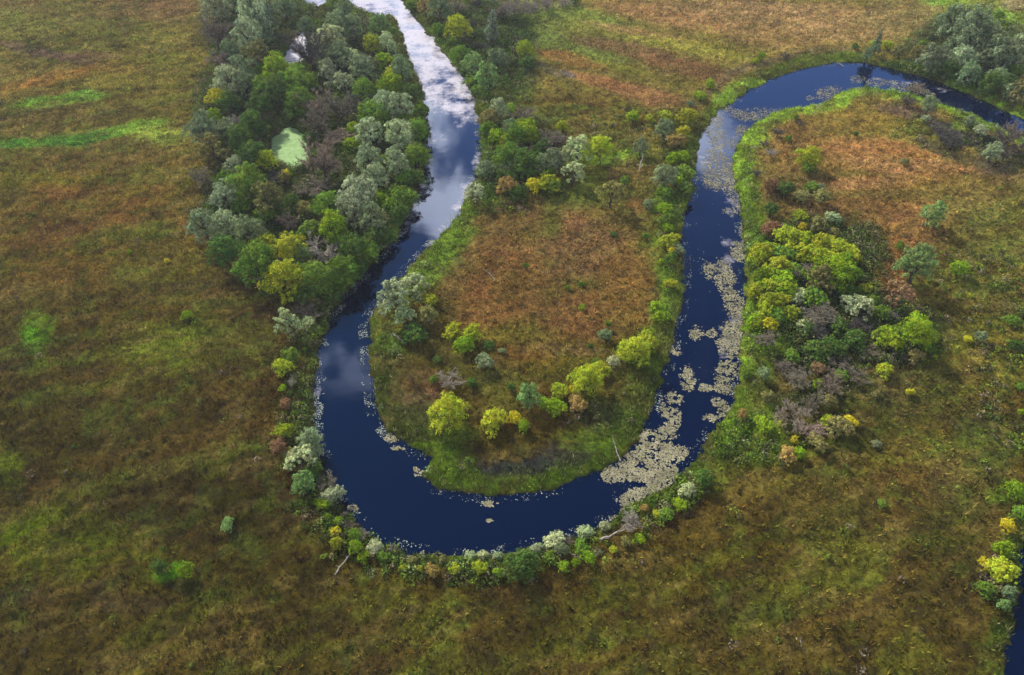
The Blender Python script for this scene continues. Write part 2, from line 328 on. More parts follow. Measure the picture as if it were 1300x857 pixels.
# ---------------------------------------------------------------- ground sheet
def struct(o, kind='structure'): o['kind'] = kind; return o
ext = np.array([1.0, 2.5, 6, 14, 30, 70, 160, 400, 1000, 2500, 6000])
ax = np.concatenate([gx[0]-ext[::-1], gx, gx[-1]+ext]); ay = np.concatenate([gy[0]-ext[::-1], gy, gy[-1]+ext])
EX, EY = np.meshgrid(ax, ay); iy = np.clip(np.searchsorted(gy, EY[:, 0]), 0, len(gy)-1); ix = np.clip(np.searchsorted(gx, EX[0]), 0, len(gx)-1)
EZ = GZ[np.ix_(iy, ix)]; EC = C[np.ix_(iy, ix)]
outside = (EX < gx[0]) | (EX > gx[-1]) | (EY < gy[0]) | (EY > gy[-1])
nr, nc = EX.shape; idx = np.arange(nr*nc).reshape(nr, nc)
q = np.stack([idx[:-1, :-1], idx[:-1, 1:], idx[1:, 1:], idx[1:, :-1]], -1).reshape(-1, 4)
ground = struct(mesh_obj('ground', np.stack([EX, EY, EZ], -1).reshape(-1, 3), q, M_GROUND,
    attrs={'land_colour': ('FLOAT_COLOR', EC.reshape(-1, 3))}, smooth=True))

# ---------------------------------------------------------------- river water
st = 2
WX = GX[::st, ::st]; WY = GY[::st, ::st]; ws = SD_ALL[::st, ::st]; wpx = PXg[::st, ::st]; wpy = PYg[::st, ::st]
sr = SD_RIV[::st, ::st]
glare_film = .85*(1-sst(60, 240, wpy + 90*(fbm(WX*.08, WY*.08, 303)-.5))); glare_film = glare_film*(wpx < 640)  # floating film plus grazing sky glare, both put into the surface colour
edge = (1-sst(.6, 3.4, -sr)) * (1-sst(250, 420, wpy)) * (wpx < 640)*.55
glare_film = np.maximum(glare_film, edge)
# faint film in the right-hand reach
def blobs(px, py, L):
    w = np.zeros(px.shape)
    for (a, b, rx, ry) in L: w = np.maximum(w, 1-sst(.5, 1.25, np.hypot((px-a)/rx, (py-b)/ry)))
    return w
glare_film = np.maximum(glare_film, .40*blobs(wpx, wpy, [(905,155,20,18),(903,185,22,34),(930,250,14,30),(925,330,26,40),(935,400,14,40),(925,440,18,40),(1120,102,60,8),(1180,112,40,6),(400,520,10,60),(404,470,10,40)]))
nr, nc = WX.shape; idx = np.arange(nr*nc).reshape(nr, nc)
q = np.stack([idx[:-1, :-1], idx[:-1, 1:], idx[1:, 1:], idx[1:, :-1]], -1).reshape(-1, 4)
def water_sheet(name, d, z, m, attrs=None):
    k = (d.ravel()[q] < 2.2).any(1); qq = q[k]; u, inv = np.unique(qq, return_inverse=True)
    v = np.stack([WX.ravel()[u], WY.ravel()[u], np.full(len(u), z)], -1)
    return struct(mesh_obj(name, v, inv.reshape(-1, 4), m, attrs={'glare_film': ('FLOAT', glare_film.ravel()[u])}))
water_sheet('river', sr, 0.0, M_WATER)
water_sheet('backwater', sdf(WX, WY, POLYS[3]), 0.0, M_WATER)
water_sheet('green_pond', sdf(WX, WY, POLYS[1]), 0.02, pond_mat('duckweed_film', (.14, .22, .09, 1), (.19, .28, .13, 1)))
water_sheet('pale_pond', sdf(WX, WY, POLYS[2]), 0.02, pond_mat('pale_scum', (.24, .24, .28, 1), (.38, .37, .41, 1)))

# ---------------------------------------------------------------- floating pads
def crop(x0, y0, L, k=340/1300): return [(x0+a*k, y0+b*k, rx*k, ry*k) for (a, b, rx, ry) in L]
PADS = (crop(820, 40, [(320,440,55,55),(345,520,45,60),(335,590,40,45),(510,405,95,30),(450,400,35,25),(310,670,42,45),(330,735,35,35),(400,690,55,50),(345,640,60,35),(400,730,50,35),(440,780,38,50),(425,550,28,30),(460,480,24,30),(870,305,48,26),(905,280,40,18),(795,325,20,12),(400,370,22,20),(560,385,50,20)])
 + crop(960, 0, [(500,385,45,18),(570,395,60,16),(640,405,60,16),(700,415,50,16),(750,430,50,16),(800,445,40,12),(845,460,30,10),(350,450,50,26),(260,478,20,12),(345,475,50,18)])
 + crop(900, 220, [(110,190,38,20),(130,370,36,40),(150,400,26,30),(40,470,60,50),(80,520,45,50),(100,600,30,50),(120,640,44,50),(150,690,35,40),(110,770,50,50),(160,760,40,60),(20,775,20,20),(20,20,50,50),(95,40,50,45),(120,90,30,30),(150,150,16,60),(165,280,14,100)])
 + crop(780, 380, [(590,40,50,40),(615,95,38,35),(600,160,45,55),(560,225,60,60),(395,160,40,32),(465,165,28,17),(545,335,52,50),(525,385,35,25),(350,370,28,35),(355,415,35,35),(520,430,40,45),(445,430,40,18),(510,520,42,55),(470,575,35,20),(285,490,45,45),(275,545,45,45),(295,590,35,30),(250,640,50,45),(210,630,25,30),(190,690,60,50),(180,740,60,50),(150,800,80,50),(240,760,45,50),(325,745,30,30),(270,245,25,14),(305,265,18,10),(200,830,60,50)])
 + crop(600, 550, [(880,30,70,50),(920,60,50,60),(860,90,60,50),(920,120,70,50),(830,130,50,40),(680,205,50,35),(660,180,30,20),(780,185,70,50),(850,190,60,40),(920,210,45,55),(900,250,50,40),(965,190,30,50),(1005,95,35,32),(820,300,60,35),(770,330,55,35),(850,280,50,20),(760,370,40,35),(770,110,30,25),(960,15,30,20),(730,420,50,25)])
 + crop(340, 550, [(605,20,35,20),(635,75,32,10),(725,185,22,22),(1080,345,35,15),(1070,425,18,10),(750,580,10,12),(410,365,25,16)]) )
cand = 950000
px = RNG.uniform(380, 1290, cand); py = RNG.uniform(60, 730, cand)
wgt = np.zeros(cand)
for (a, b, rx, ry) in PADS:
    r = np.hypot((px-a)/(rx*1.32), (py-b)/(ry*1.32)); wgt = np.maximum(wgt, 1-sst(.5, 1.15, r))
X, Y = ground_at(px, py, 0)
ds = lookup(SD_ALL, X, Y); wn = fbm(X*.45, Y*.45, 404, 3); wn2 = fbm(X*1.2, Y*1.2, 414, 2); wn3 = fbm(X*3, Y*3, 424, 2)
near = (ds > -1.7) & (ds < 0)
fringe = near*np.clip((wn-.42)*4, 0, 1)*.75*np.where(px < 640, .9, .5)*np.where(py > 560, .15, .8)
keep = (ds < -.05) & (((wgt*.9 + (wn-.5)*1.9 + (wn2-.5)*1.3 + (wn3-.5)*1.7) > .50) & (RNG.random(cand) < .12+.8*wgt) & (wgt > .02) | (fringe*(.4+wn2) > RNG.random(cand)*1.0))
# scattered single pads along the reaches
keep |= (ds < -.3) & (wn > .62) & (RNG.random(cand) < .02) & (px > 760) & (py > 250)
keep &= (ds < 0)
X = X[keep]; Y = Y[keep]; n = len(X); isfr = (wgt[keep] < .2)
rad = RNG.uniform(.07, .19, n)*(.45+.6*RNG.random(n))*np.where(isfr, .62, 1)
K = 6; th = RNG.uniform(0, 2*PI, (n, 1)) + np.arange(K)*2*PI/K + RNG.uniform(-.2, .2, (n, K))
rr = rad[:, None]*RNG.uniform(.75, 1.15, (n, K)); tx = RNG.normal(0, .05, (n, 1)); ty = RNG.normal(0, .05, (n, 1))
zz = RNG.uniform(.02, .06, (n, 1))
v = np.stack([X[:, None]+rr*np.cos(th), Y[:, None]+rr*np.sin(th), zz+rr*(np.cos(th)*tx+np.sin(th)*ty)], -1).reshape(-1, 3)
pc = lin((116,112,92))*(.45+1.15*fbm(X*.8, Y*.8, 434, 3)[:, None])*RNG.uniform(.6, 1.35, (n, 1)); pc[isfr] = lin((150,158,148))*RNG.uniform(.5, 1.1, (isfr.sum(), 1))
pc[RNG.random(n) < .08] = lin((104,112,66))
o = mesh_obj('lily_pads', v, np.arange(n*K).reshape(n, K), M_GRASS, attrs={'leaf_colour': ('FLOAT_COLOR', np.repeat(pc, K, 0))})
o['kind'] = 'stuff'; o['label'] = 'pale beige floating lily pads in ragged mats on the dark river'; o['category'] = 'water plants'

# ---------------------------------------------------------------- grass, sedge and undergrowth (uncountable)
def scatter(nc, seed, ylo=-20, yhi=900):
    rng = np.random.default_rng(seed)
    x = rng.uniform(-205, 205, nc); y = rng.uniform(22, 335, nc)
    p, q_, _ = project(x, y, .7); k = (p > -60) & (p < 1360) & (q_ > ylo) & (q_ < yhi); return x[k], y[k], p[k], q_[k], rng
def tufts(name, x, y, hgt, wid, col, blades, rng, label, cat, lean=.5):
    n = len(x); z = lookup(GZ, x, y)
    b = np.repeat(np.stack([x, y, z-.04], 1), blades, 0); m = len(b)
    th = rng.uniform(0, 2*PI, m); off = rng.uniform(0, .5, m)[:, None]*np.repeat(hgt, blades)[:, None]*.8
    dr = np.stack([np.cos(th), np.sin(th), np.zeros(m)], 1); sd = np.stack([-np.sin(th), np.cos(th), np.zeros(m)], 1)
    sd = sd*np.cos(rng.uniform(0, 6, m))[:, None] + dr*.3
    h = np.repeat(hgt, blades)*rng.uniform(.6, 1.15, m); w = np.repeat(wid, blades)*rng.uniform(.6, 1.3, m)
    b = b + dr*off; tip = b + dr*(h*lean*rng.uniform(.2, 1.2, m))[:, None]; tip[:, 2] += h
    v = np.stack([b-sd*w[:, None], b+sd*w[:, None], tip], 1).reshape(-1, 3)
    c = np.repeat(col, blades, 0)*rng.uniform(.7, 1.35, (m, 1)); c = np.repeat(c, 3, 0)
    o = mesh_obj(name, v, np.arange(3*m).reshape(-1, 3), M_GRASS, attrs={'leaf_colour': ('FLOAT_COLOR', np.clip(c, 0, .8))})
    o['kind'] = 'stuff'; o['label'] = label; o['category'] = cat; return o
x, y, p, q_, rng = scatter(420000, 501)
d = lookup(SDN, x, y); k = (d > .6); x, y, d = x[k], y[k], d[k]
cc = lookup(C, x, y)*rng.uniform(.45, 2.1, (len(x), 1))*np.array([1, 1, 1])*(1+(rng.random((len(x), 3))-.5)*.35)
tufts('meadow_grass', x, y, rng.uniform(.2, .6, len(x))*(.6+1.0*fbm(x*.25, y*.25, 515, 3)), rng.uniform(.06, .14, len(x)), cc, 5, rng,
      'tussocky brown and olive meadow grass covering the floodplain', 'grass', .9)
x, y, p, q_, rng = scatter(900000, 502)
d = lookup(SD_ALL, x, y); wd = np.where((p > 905) & (q_ < 640), 5.0, 2.2); wd = np.where((p > 455) & (p < 890) & (q_ > 250) & (q_ < 640), 4.5, wd)
k = (d > -.25) & (rng.random(len(x)) < (1-sst(.5, 1.1, d/wd))*.9) & (fbm(x*.5, y*.5, 77, 3) > .36)
x, y, p, q_, d = x[k], y[k], p[k], q_[k], d[k]
gc = lookup(C, x, y); cc = (gc*.55+lin((86,104,42))*.45)*rng.uniform(.6, 1.6, (len(x), 1))
pal = rng.random(len(x)) < .10; cc[pal] = lin((150,150,100))
tufts('shore_sedge', x, y, rng.uniform(.35, .95, len(x)), rng.uniform(.04, .09, len(x)), cc, 5, rng,
      'green sedge and reeds fringing the river banks', 'reeds', .45)
# leafy undergrowth under the woods and on the banks
x, y, p, q_, rng = scatter(330000, 503)
d = lookup(SDN, x, y); wv = lookup(W, x, y)
SDr = lookup(SD_RIV, x, y)
WEEDS = [(960,560,70,40,.8),(1010,500,80,40,.6),(620,110,60,60,.5),(600,60,50,60,.6),(570,590,40,14,.7),(850,250,16,120,.6),(380,520,22,150,.55),(640,706,230,16,.5),(850,640,50,20,.6),(640,215,60,60,.9),
 (1220,170,80,30,.7),(770,520,70,30,.4),(950,370,14,200,.5),(540,300,50,60,.4),(495,480,18,80,.5),(1280,480,50,150,.35),(1240,360,60,60,.35),(1070,110,130,14,.4),(1270,720,30,70,.6),(430,20,60,30,.7),(800,180,70,40,.3),(650,8,110,10,.7)]
ww = .75*wv
for (a, b, rx, ry, s) in WEEDS: ww = np.maximum(ww, s*.5*(1-sst(.6, 1.2, np.hypot((p-a)/rx, (q_-b)/ry))))
bk = (q_ > 395)*(p < 470) + (q_ > 600)*(p < 900)*(SDr > 0) + (q_ < 396)*(q_ > 60)*(p < 560)*(p > 380); ww = np.maximum(ww, .85*(bk > 0)*(1-sst(2.5, 6.0, d))*(lookup(SD_RIV, x, y) < 8)*(~((p > 470) & (q_ < 655) & (p < 760))))
ww = ww*sst(.38, .6, fbm(x*.3, y*.3, 99, 3))*1.5 + .012*(d > 1.5)*sst(.5, .7, fbm(x*.1, y*.1, 88, 3))
k = (d > .4) & (rng.random(len(x)) < ww); x, y = x[k], y[k]; n = len(x)
L = 26; rad = rng.uniform(.35, 1.0, n)*np.where(lookup(W, x, y) > .3, 1.5, 1)*rng.uniform(.8, 1.3, n); z = lookup(GZ, x, y)
cen = np.repeat(np.stack([x, y, z+rad*.35], 1), L, 0); u = rng.normal(size=(n*L, 3)); u /= np.linalg.norm(u, axis=1, keepdims=True); u[:, 2] = np.abs(u[:, 2])
R_ = np.repeat(rad, L)[:, None]*rng.uniform(.6, 1.05, (n*L, 1)); c = cen + u*R_*np.array([1, 1, .9])
lv, lf = leaf_quads(c, u+rng.normal(0, .7, u.shape), rng.uniform(.11, .26, n*L), rng.uniform(.07, .15, n*L), rng)
gc = lookup(C, x, y); pick = rng.random(n)[:, None]
kc = np.where(pick < .45, lin((54,82,34)), np.where(pick < .7, lin((92,118,40)), np.where(pick < .80, lin((112,106,72)), np.where(pick < (.80+.13*(SDr[k]<6)[:, None]), lin((118,130,92)), lin((104,94,86))))))
kc = gc*.4+kc*.6
lc = np.repeat(np.repeat(kc*rng.uniform(.5, 1.6, (n, 1)), L, 0)*rng.uniform(.7, 1.3, (n*L, 1)), 4, 0)
o = mesh_obj('undergrowth', lv, lf, M_GRASS, attrs={'leaf_colour': ('FLOAT_COLOR', lc)})
o['kind'] = 'stuff'; o['label'] = 'low leafy undergrowth and weeds under the trees and along the banks'; o['category'] = 'undergrowth'
print('pads', len(X), 'undergrowth', n)

# ---------------------------------------------------------------- tree prototypes (unit crown radius 1, foot at 0)
def tube_chain(pts, rads, k=5):
    pts = np.array(pts, float); V = []; Fq = []
    for i, p in enumerate(pts):
        a = pts[min(i+1, len(pts)-1)]-pts[max(i-1, 0)]; a = a/(np.linalg.norm(a)+1e-9)
        r = np.array([1, 0, 0]) if abs(a[0]) < .8 else np.array([0, 1, 0]); s = np.cross(a, r); s /= np.linalg.norm(s); t = np.cross(a, s)
        for j in range(k): V.append(p + rads[i]*(math.cos(2*PI*j/k)*s+math.sin(2*PI*j/k)*t))
    for i in range(len(pts)-1):
        for j in range(k): Fq.append([i*k+j, i*k+(j+1) % k, (i+1)*k+(j+1) % k, (i+1)*k+j])
    return V, Fq
class Acc:
    def __init__(s): s.v = []; s.f = []
    def add(s, V, Fq): n = len(s.v); s.v += list(V); s.f += [[a+n for a in q] for q in Fq]
def wob(a, b, n, amp, rng):
    a = np.array(a, float); b = np.array(b, float)
    return [a+(b-a)*i/n + (rng.normal(0, amp, 3) if 0 < i < n else 0) for i in range(n+1)]

def lobes(style, rng):
    L = []
    if style == 'round':
        L.append((0, 0, 1.05, .62))
        for i in range(15):
            th = i*2.4+rng.uniform(-.3, .3); t = (i+.5)/15; el = 1.25-1.95*t
            r = .66*math.cos(max(el, -.1))*rng.uniform(.6, 1.25); L.append((r*math.cos(th), r*math.sin(th), 1.0+.72*math.sin(el), rng.uniform(.24, .48)))
    elif style == 'willow':
        L.append((0, 0, .95, .5))
        for i in range(22):
            th = i*2.4+rng.uniform(-.5, .5); t = (i+.5)/22; el = 1.35-2.0*t
            r = .74*math.cos(max(el, -.15))*rng.uniform(.75, 1.1); L.append((r*math.cos(th), r*math.sin(th), 1.0+rng.uniform(.7, 1.0)*math.sin(el), rng.uniform(.18, .38)))
    elif style == 'tall':
        for i in range(16):
            t = (i+.5)/16; z = .5+2.6*t; r = (.5*(1-t)**.6)*rng.uniform(.3, 1.2); th = i*2.4
            L.append((r*math.cos(th), r*math.sin(th), z, rng.uniform(.22, .38)*(1.15-.6*t)))
    elif style == 'shrub':
        L.append((0, 0, .55, .5))
        for i in range(11):
            th = i*2.4+rng.uniform(-.4, .4); t = (i+.5)/11; el = 1.2-1.15*t
            r = .66*math.cos(el)*rng.uniform(.8, 1.1); L.append((r*math.cos(th), r*math.sin(th), .5+.62*math.sin(el), rng.uniform(.26, .42)))
    elif style == 'loose':
        for i in range(15):
            th = i*2.4+rng.uniform(-.6, .6); t = (i+.5)/15; el = 1.3-1.75*t
            r = .78*math.cos(max(el, -.1))*rng.uniform(.5, 1.15); L.append((r*math.cos(th), r*math.sin(th), 1.0+.85*math.sin(el)*rng.uniform(.8, 1.15), rng.uniform(.18, .36)))
    return L
def crown_mesh(name, style, seed, nleaf):
    rng = np.random.default_rng(seed); L = lobes(style, rng); area = sum(l[3]**2 for l in L)
    Cs, Ns, Ts, Ws, LA = [], [], [], [], []
    for (x, y, z, r) in L:
        nsub = max(7, int(15*r/.35)) ; per = max(5, int(nleaf*r*r/area/nsub)); lt = rng.uniform(.82, 1.18)
        for j in range(nsub):
            u = rng.normal(size=3); u /= np.linalg.norm(u)
            if u[2] < -.55: u[2] *= -1
            st_ = rng.uniform(.62, 1.3); sc = np.array([x, y, z]) + u*r*rng.uniform(.75, 1.2); sr_ = r*rng.uniform(.24, .5)
            d = rng.normal(size=(per, 3)); d /= np.linalg.norm(d, axis=1, keepdims=True); d[:, 2] = np.where(rng.random(per) < .85, np.abs(d[:, 2]), d[:, 2])
            c = sc + d*sr_*rng.uniform(.6, 1.1, (per, 1))
            if style == 'willow': c[:, 2] -= .10*rng.random(per)
            Cs.append(c); Ns.append(d*1.0+u*.5+rng.normal(0, .35, (per, 3))); Ts.append(lt*st_*rng.uniform(.75, 1.3, per)); Ws.append(.5+rng.normal(0, .008, per)+rng.normal(0, .016)); 
    c = np.concatenate(Cs); n = np.concatenate(Ns); t = np.concatenate(Ts); w = np.concatenate(Ws); m = len(c)
    c[:, 2] = np.maximum(c[:, 2], .03)
    s = 3.0/math.sqrt(nleaf)
    la = s*rng.uniform(.8, 1.5, m); lb = s*rng.uniform(.45, .8, m)
    v, f = leaf_quads(c, n, la, lb, rng)
    return v, f, {'tone': ('FLOAT', np.repeat(t, 4)), 'warm': ('FLOAT', np.repeat(w, 4))}, L
def trunk_mesh(style, L, seed):
    rng = np.random.default_rng(seed); A = Acc()
    if style == 'shrub':
        for (x, y, z, r) in L[:7]: A.add(*tube_chain(wob((x*.15, y*.15, -.1), (x, y, z), 3, .03, rng), [.035, .03, .022, .012], 5))
    else:
        top = 1.2 if style != 'tall' else 2.6
        A.add(*tube_chain(wob((0, 0, -.15), (0, 0, top), 5, .03, rng), np.linspace(.10, .04, 6), 7))
        for (x, y, z, r) in L[1::2]:
            z0 = min(z*.55, top*.9); A.add(*tube_chain(wob((0, 0, z0), (x, y, z), 3, .04, rng), [.05, .038, .026, .014], 5))
    return np.array(A.v), np.array(A.f)
def bare_meshes(seed, spread=1.0, tiers=(6, 5, 4), nt=3600, height=1.9):
    rng = np.random.default_rng(seed); A = Acc(); tips = []
    A.add(*tube_chain(wob((0, 0, -.15), (rng.normal(0, .05), rng.normal(0, .05), height*.45), 4, .03, rng), np.linspace(.085, .05, 5), 7))
    for i in range(tiers[0]+2):
        th = i*2.4+rng.uniform(-.3, .3); z0 = height*rng.uniform(.18, .45); L1 = rng.uniform(.55, .95)
        el = rng.uniform(.45, 1.25); d = np.array([math.cos(th)*math.cos(el)*spread, math.sin(th)*math.cos(el)*spread, math.sin(el)])
        a = np.array([0, 0, z0]); b = a+d*L1; pts = wob(a, b, 4, .035, rng); A.add(*tube_chain(pts, np.linspace(.04, .02, 5), 5))
        for j in range(tiers[1]):
            s0 = pts[rng.integers(1, 5)]; d2 = d+rng.normal(0, .5, 3); d2[2] += .25; d2 /= np.linalg.norm(d2); e = s0+d2*rng.uniform(.3, .6)
            p2 = wob(s0, e, 3, .03, rng); A.add(*tube_chain(p2, [.018, .014, .01, .007], 4))
            for k in range(tiers[2]):
                s1 = p2[rng.integers(1, 4)]; d3 = d2+rng.normal(0, .55, 3); d3 /= np.linalg.norm(d3); e3 = s1+d3*rng.uniform(.15, .38)
                A.add(*tube_chain([s1, (s1+e3)/2+rng.normal(0, .02, 3), e3], [.009, .007, .004], 3)); tips.append((s1, e3))
    n = nt; k = rng.integers(0, len(tips), n); s = np.array([tips[i][0] for i in k]); e = np.array([tips[i][1] for i in k])
    t = rng.random((n, 1)); p = s+(e-s)*t; d = (e-s); d /= np.linalg.norm(d, axis=1, keepdims=True); d = d+rng.normal(0, .6, d.shape); d /= np.linalg.norm(d, axis=1, keepdims=True)
    ln = rng.uniform(.05, .17, (n, 1)); sd = np.cross(d, rng.normal(size=d.shape)); sd /= np.linalg.norm(sd, axis=1, keepdims=True)
    v = np.stack([p-sd*.007, p+sd*.007, p+d*ln+sd*.004, p+d*ln-sd*.004], 1).reshape(-1, 3); v[:, 2] = np.maximum(v[:, 2], .02)
    return A, v, np.arange(len(v)).reshape(-1, 4), np.repeat(rng.uniform(.6, 1.5, n), 4)

PROTO = {}
def new_me(name, v, f, m, attrs=None):
    o = mesh_obj(name, v, f, m, attrs=attrs); me = o.data; bpy.data.objects.remove(o); return me
for style, cnt, nl in (('round', 4, 6500), ('willow', 4, 6500), ('tall', 2, 6000), ('shrub', 4, 3200), ('loose', 3, 4200)):
    for i in range(cnt):
        v, f, a, L = crown_mesh('c', style, 900+i*7+len(style)*31, nl); tv, tf = trunk_mesh(style, L, 40+i)
        PROTO.setdefault(style, []).append((new_me(style+'_crown', v, f, M_LEAF, a), new_me(style+'_trunk', tv, tf, M_BARK)))
for i in range(4):
    A, v, f, tn = bare_meshes(70+i, spread=(1.1 if i < 3 else .8), nt=4200, height=1.9)
    at_ = {'tone': ('FLOAT', tn), 'warm': ('FLOAT', np.full(len(tn), .5))}
    PROTO.setdefault('bare', []).append((new_me('bare_twigs', v, f, M_TWIG, at_), new_me('bare_trunk', np.array(A.v), np.array(A.f), M_BARK)))
    v2 = v.copy(); v2[:, 2] *= .62
    tv = np.array(A.v); tv[:, 2] *= .62
    PROTO.setdefault('brush', []).append((new_me('brush_twigs', v2, f, M_TWIG, at_), new_me('brush_stems', tv, np.array(A.f), M_BARK)))

# kind -> (noun name, colour word, style, colour as albedo)
K_ = {
 'sw': ('silver', 'willow', (.27,.33,.165)), 'ps': ('pale cream-green', 'loose', (.31,.36,.17)), 'gw': ('grey-green', 'willow', (.15,.195,.09)),
 'g': ('mid-green', 'round', (.10,.17,.02)), 'dg': ('dark green', 'round', (.06,.105,.02)), 'bg': ('bright green', 'round', (.16,.25,.012)),
 'yg': ('yellow-green', 'round', (.25,.29,.018)), 'y': ('yellow', 'round', (.40,.36,.018)), 'ol': ('olive', 'loose', (.17,.165,.05)),
 'bp': ('leafless purplish', 'bare', (.145,.125,.09)), 'br': ('leafless grey', 'bare', (.20,.175,.14)), 'pk': ('pinkish-brown', 'bare', (.23,.175,.13)),
 'ru': ('rust-red', 'loose', (.20,.115,.055)), 'bl': ('blue-green', 'willow', (.15,.24,.07)), 'db': ('dark blue-grey', 'bare', (.07,.066,.06)),
 'tl': ('tall grey-green', 'tall', (.12,.17,.10)), 'or': ('orange-yellow', 'loose', (.27,.20,.055)),
}
T = []   # (px, py, width px, kind)
def tc(x0, y0, L, k=340/1300):
    for e in L: T.append((x0+e[0]*k, y0+e[1]*k, e[2]*k, e[3]) + tuple(e[4:]))
tc(220, 0, [(205,40,120,'sw'),(205,150,115,'bp'),(395,50,160,'sw'),(455,90,100,'gw'),(365,180,115,'sw'),(435,175,80,'gw'),(225,290,95,'bp'),(275,250,80,'gw'),
 (410,285,110,'ol'),(335,345,120,'gw'),(275,400,115,'sw'),(355,415,90,'gw'),(215,480,85,'y'),(275,505,90,'dg'),(200,570,75,'bg'),(150,640,135,'gw'),
 (500,340,130,'bg'),(600,370,100,'g'),(445,350,80,'g'),(420,520,95,'dg'),(565,410,120,'g'),(645,400,95,'g'),(500,440,120,'dg'),(610,500,110,'g'),(470,400,70,'g'),
 (650,240,170,'db'),(590,170,85,'bp'),(755,205,130,'ps'),(800,130,115,'gw'),(870,140,110,'gw'),(1000,125,95,'bl'),(1040,215,90,'sw'),(960,220,80,'yg'),
 (800,280,120,'gw'),(860,300,90,'sw'),(910,340,100,'gw'),(750,345,90,'sw'),(830,400,70,'sw'),(765,415,50,'sw'),(1020,300,80,'bg'),(1060,365,70,'yg'),
 (1050,430,100,'bg'),(965,310,70,'bp'),(1110,340,90,'gw'),(700,490,115,'pk'),(800,490,125,'bp'),(910,505,105,'db'),(690,580,110,'bp'),(810,660,95,'pk'),
 (1020,510,105,'sw'),(1105,525,115,'sw'),(1095,660,130,'sw'),(950,650,105,'sw'),(880,705,80,'bg'),(870,635,70,'bg'),(1180,640,100,'g'),(960,575,110,'g'),
 (1150,450,90,'dg'),(930,440,100,'g'),(720,765,180,'pk'),(945,775,115,'sw'),(1090,800,105,'sw'),(1020,785,55,'bg'),(1185,755,100,'g'),(450,785,105,'yg'),(540,850,50,'y'),
 (370,600,110,'dg'),(300,590,80,'br'),(330,690,110,'dg'),(250,640,90,'gw'),(200,740,120,'ol'),(300,810,85,'sw'),(385,760,110,'dg'),(780,20,80,'g'),(830,50,90,'gw'),(870,80,60,'yg'),
 (540,40,90,'gw'),(300,20,80,'gw'),(640,120,70,'gw'),(430,440,90,'g'),(1060,160,60,'g'),(1130,590,80,'g'),(1200,540,70,'g'),(1000,430,60,'g'),(560,560,90,'dg'),(660,660,60,'dg'),(430,640,80,'dg')])
tc(220, 200, [(250,185,110,'sw'),(150,335,125,'gw'),(245,330,110,'sw'),(365,360,110,'gw'),(360,130,140,'g'),(255,110,100,'g'),(455,225,130,'ol'),(545,105,80,'ol'),
 (250,455,140,'dg'),(400,515,190,'g'),(445,430,110,'yg'),(560,310,95,'pk'),(570,450,120,'yg'),(620,490,95,'bl'),(550,590,150,'yg'),(680,580,140,'g'),(640,530,90,'ol'),
 (715,445,120,'br'),(655,370,100,'g'),(770,330,120,'bg'),(830,410,110,'g'),(760,235,110,'g'),(825,535,120,'g'),(885,440,130,'dg'),(830,620,110,'g'),(870,245,130,'sw'),
 (960,300,130,'gw'),(980,110,100,'sw'),(910,165,115,'sw'),(1100,190,100,'g'),(1020,200,80,'bg'),(1040,255,80,'g'),(1130,110,80,'g'),(450,640,90,'dg'),(130,90,110,'bp'),
 (490,95,90,'db'),(690,140,100,'bp'),(640,680,110,'dg'),(650,740,90,'bp'),(440,290,90,'g'),(330,240,80,'g'),(960,400,100,'dg'),(740,650,100,'g'),(350,460,80,'g'),(580,220,80,'dg'),(640,260,80,'ol'),  # first 'bp' here is a plant filling the big pinkish tree's shade
 (560,810,115,'ps'),(655,805,80,'ps'),(205,210,60,'bp')])
tc(500, 0, [(150,35,75,'or'),(225,55,120,'gw'),(315,135,110,'yg'),(375,120,60,'db'),(480,130,95,'tl'),(440,215,60,'db'),(640,240,80,'yg'),(650,315,80,'dg'),(325,270,90,'g'),
 (380,320,100,'bl'),(500,285,100,'gw'),(450,380,110,'bl'),(510,530,85,'sw'),(565,540,60,'bg'),(455,580,90,'ol'),(570,630,75,'gw'),(655,640,115,'bg'),(820,625,55,'yg'),(765,690,110,'bp'),
 (640,560,80,'bp'),(300,40,80,'bp'),(410,15,70,'db'),(560,30,90,'br'),(660,25,90,'br'),(740,20,80,'br'),(820,10,70,'br'),(880,5,50,'dg'),(520,60,80,'bp'),(340,400,80,'g'),(420,440,70,'g'),(80,20,70,'g'),(1165,570,55,'bg'),(1240,580,45,'yg'),(220,150,70,'g')])
tc(560, 120, [(275,215,80,'bg'),(330,245,90,'yg'),(320,300,110,'g'),(460,285,70,'g'),(390,275,110,'bp'),(560,225,90,'bp'),(660,280,110,'ps'),(575,325,80,'ps'),(640,385,90,'ps'),(770,275,110,'yg'),
 (450,450,75,'y'),(515,440,95,'yg'),(515,395,70,'g'),(230,175,80,'g'),(400,340,120,'dg'),(485,350,80,'gw'),(320,450,90,'or'),(375,480,80,'dg'),(170,485,80,'ps'),(215,370,80,'gw'),(330,370,70,'gw'),
 (930,110,70,'bg'),(1090,110,80,'yg'),(1190,115,90,'yg'),(1170,185,70,'y'),(1140,235,85,'or'),(1130,315,80,'bg'),(1175,310,70,'bg'),(1190,380,90,'g'),(1085,405,105,'gw'),(1185,465,100,'dg'),
 (970,255,80,'gw'),(895,420,60,'g'),(825,495,120,'ol'),(1005,540,50,'gw'),(1085,560,65,'bg'),(1110,720,90,'yg'),(1118,765,50,'y'),(992,690,40,'g'),(840,685,40,'dg'),(1085,175,90,'gw'),(1100,615,80,'g'),
 (1070,820,40,'bg'),(1150,760,70,'gw'),(1255,20,45,'bg'),(1000,590,0.1,'g')][:-1])
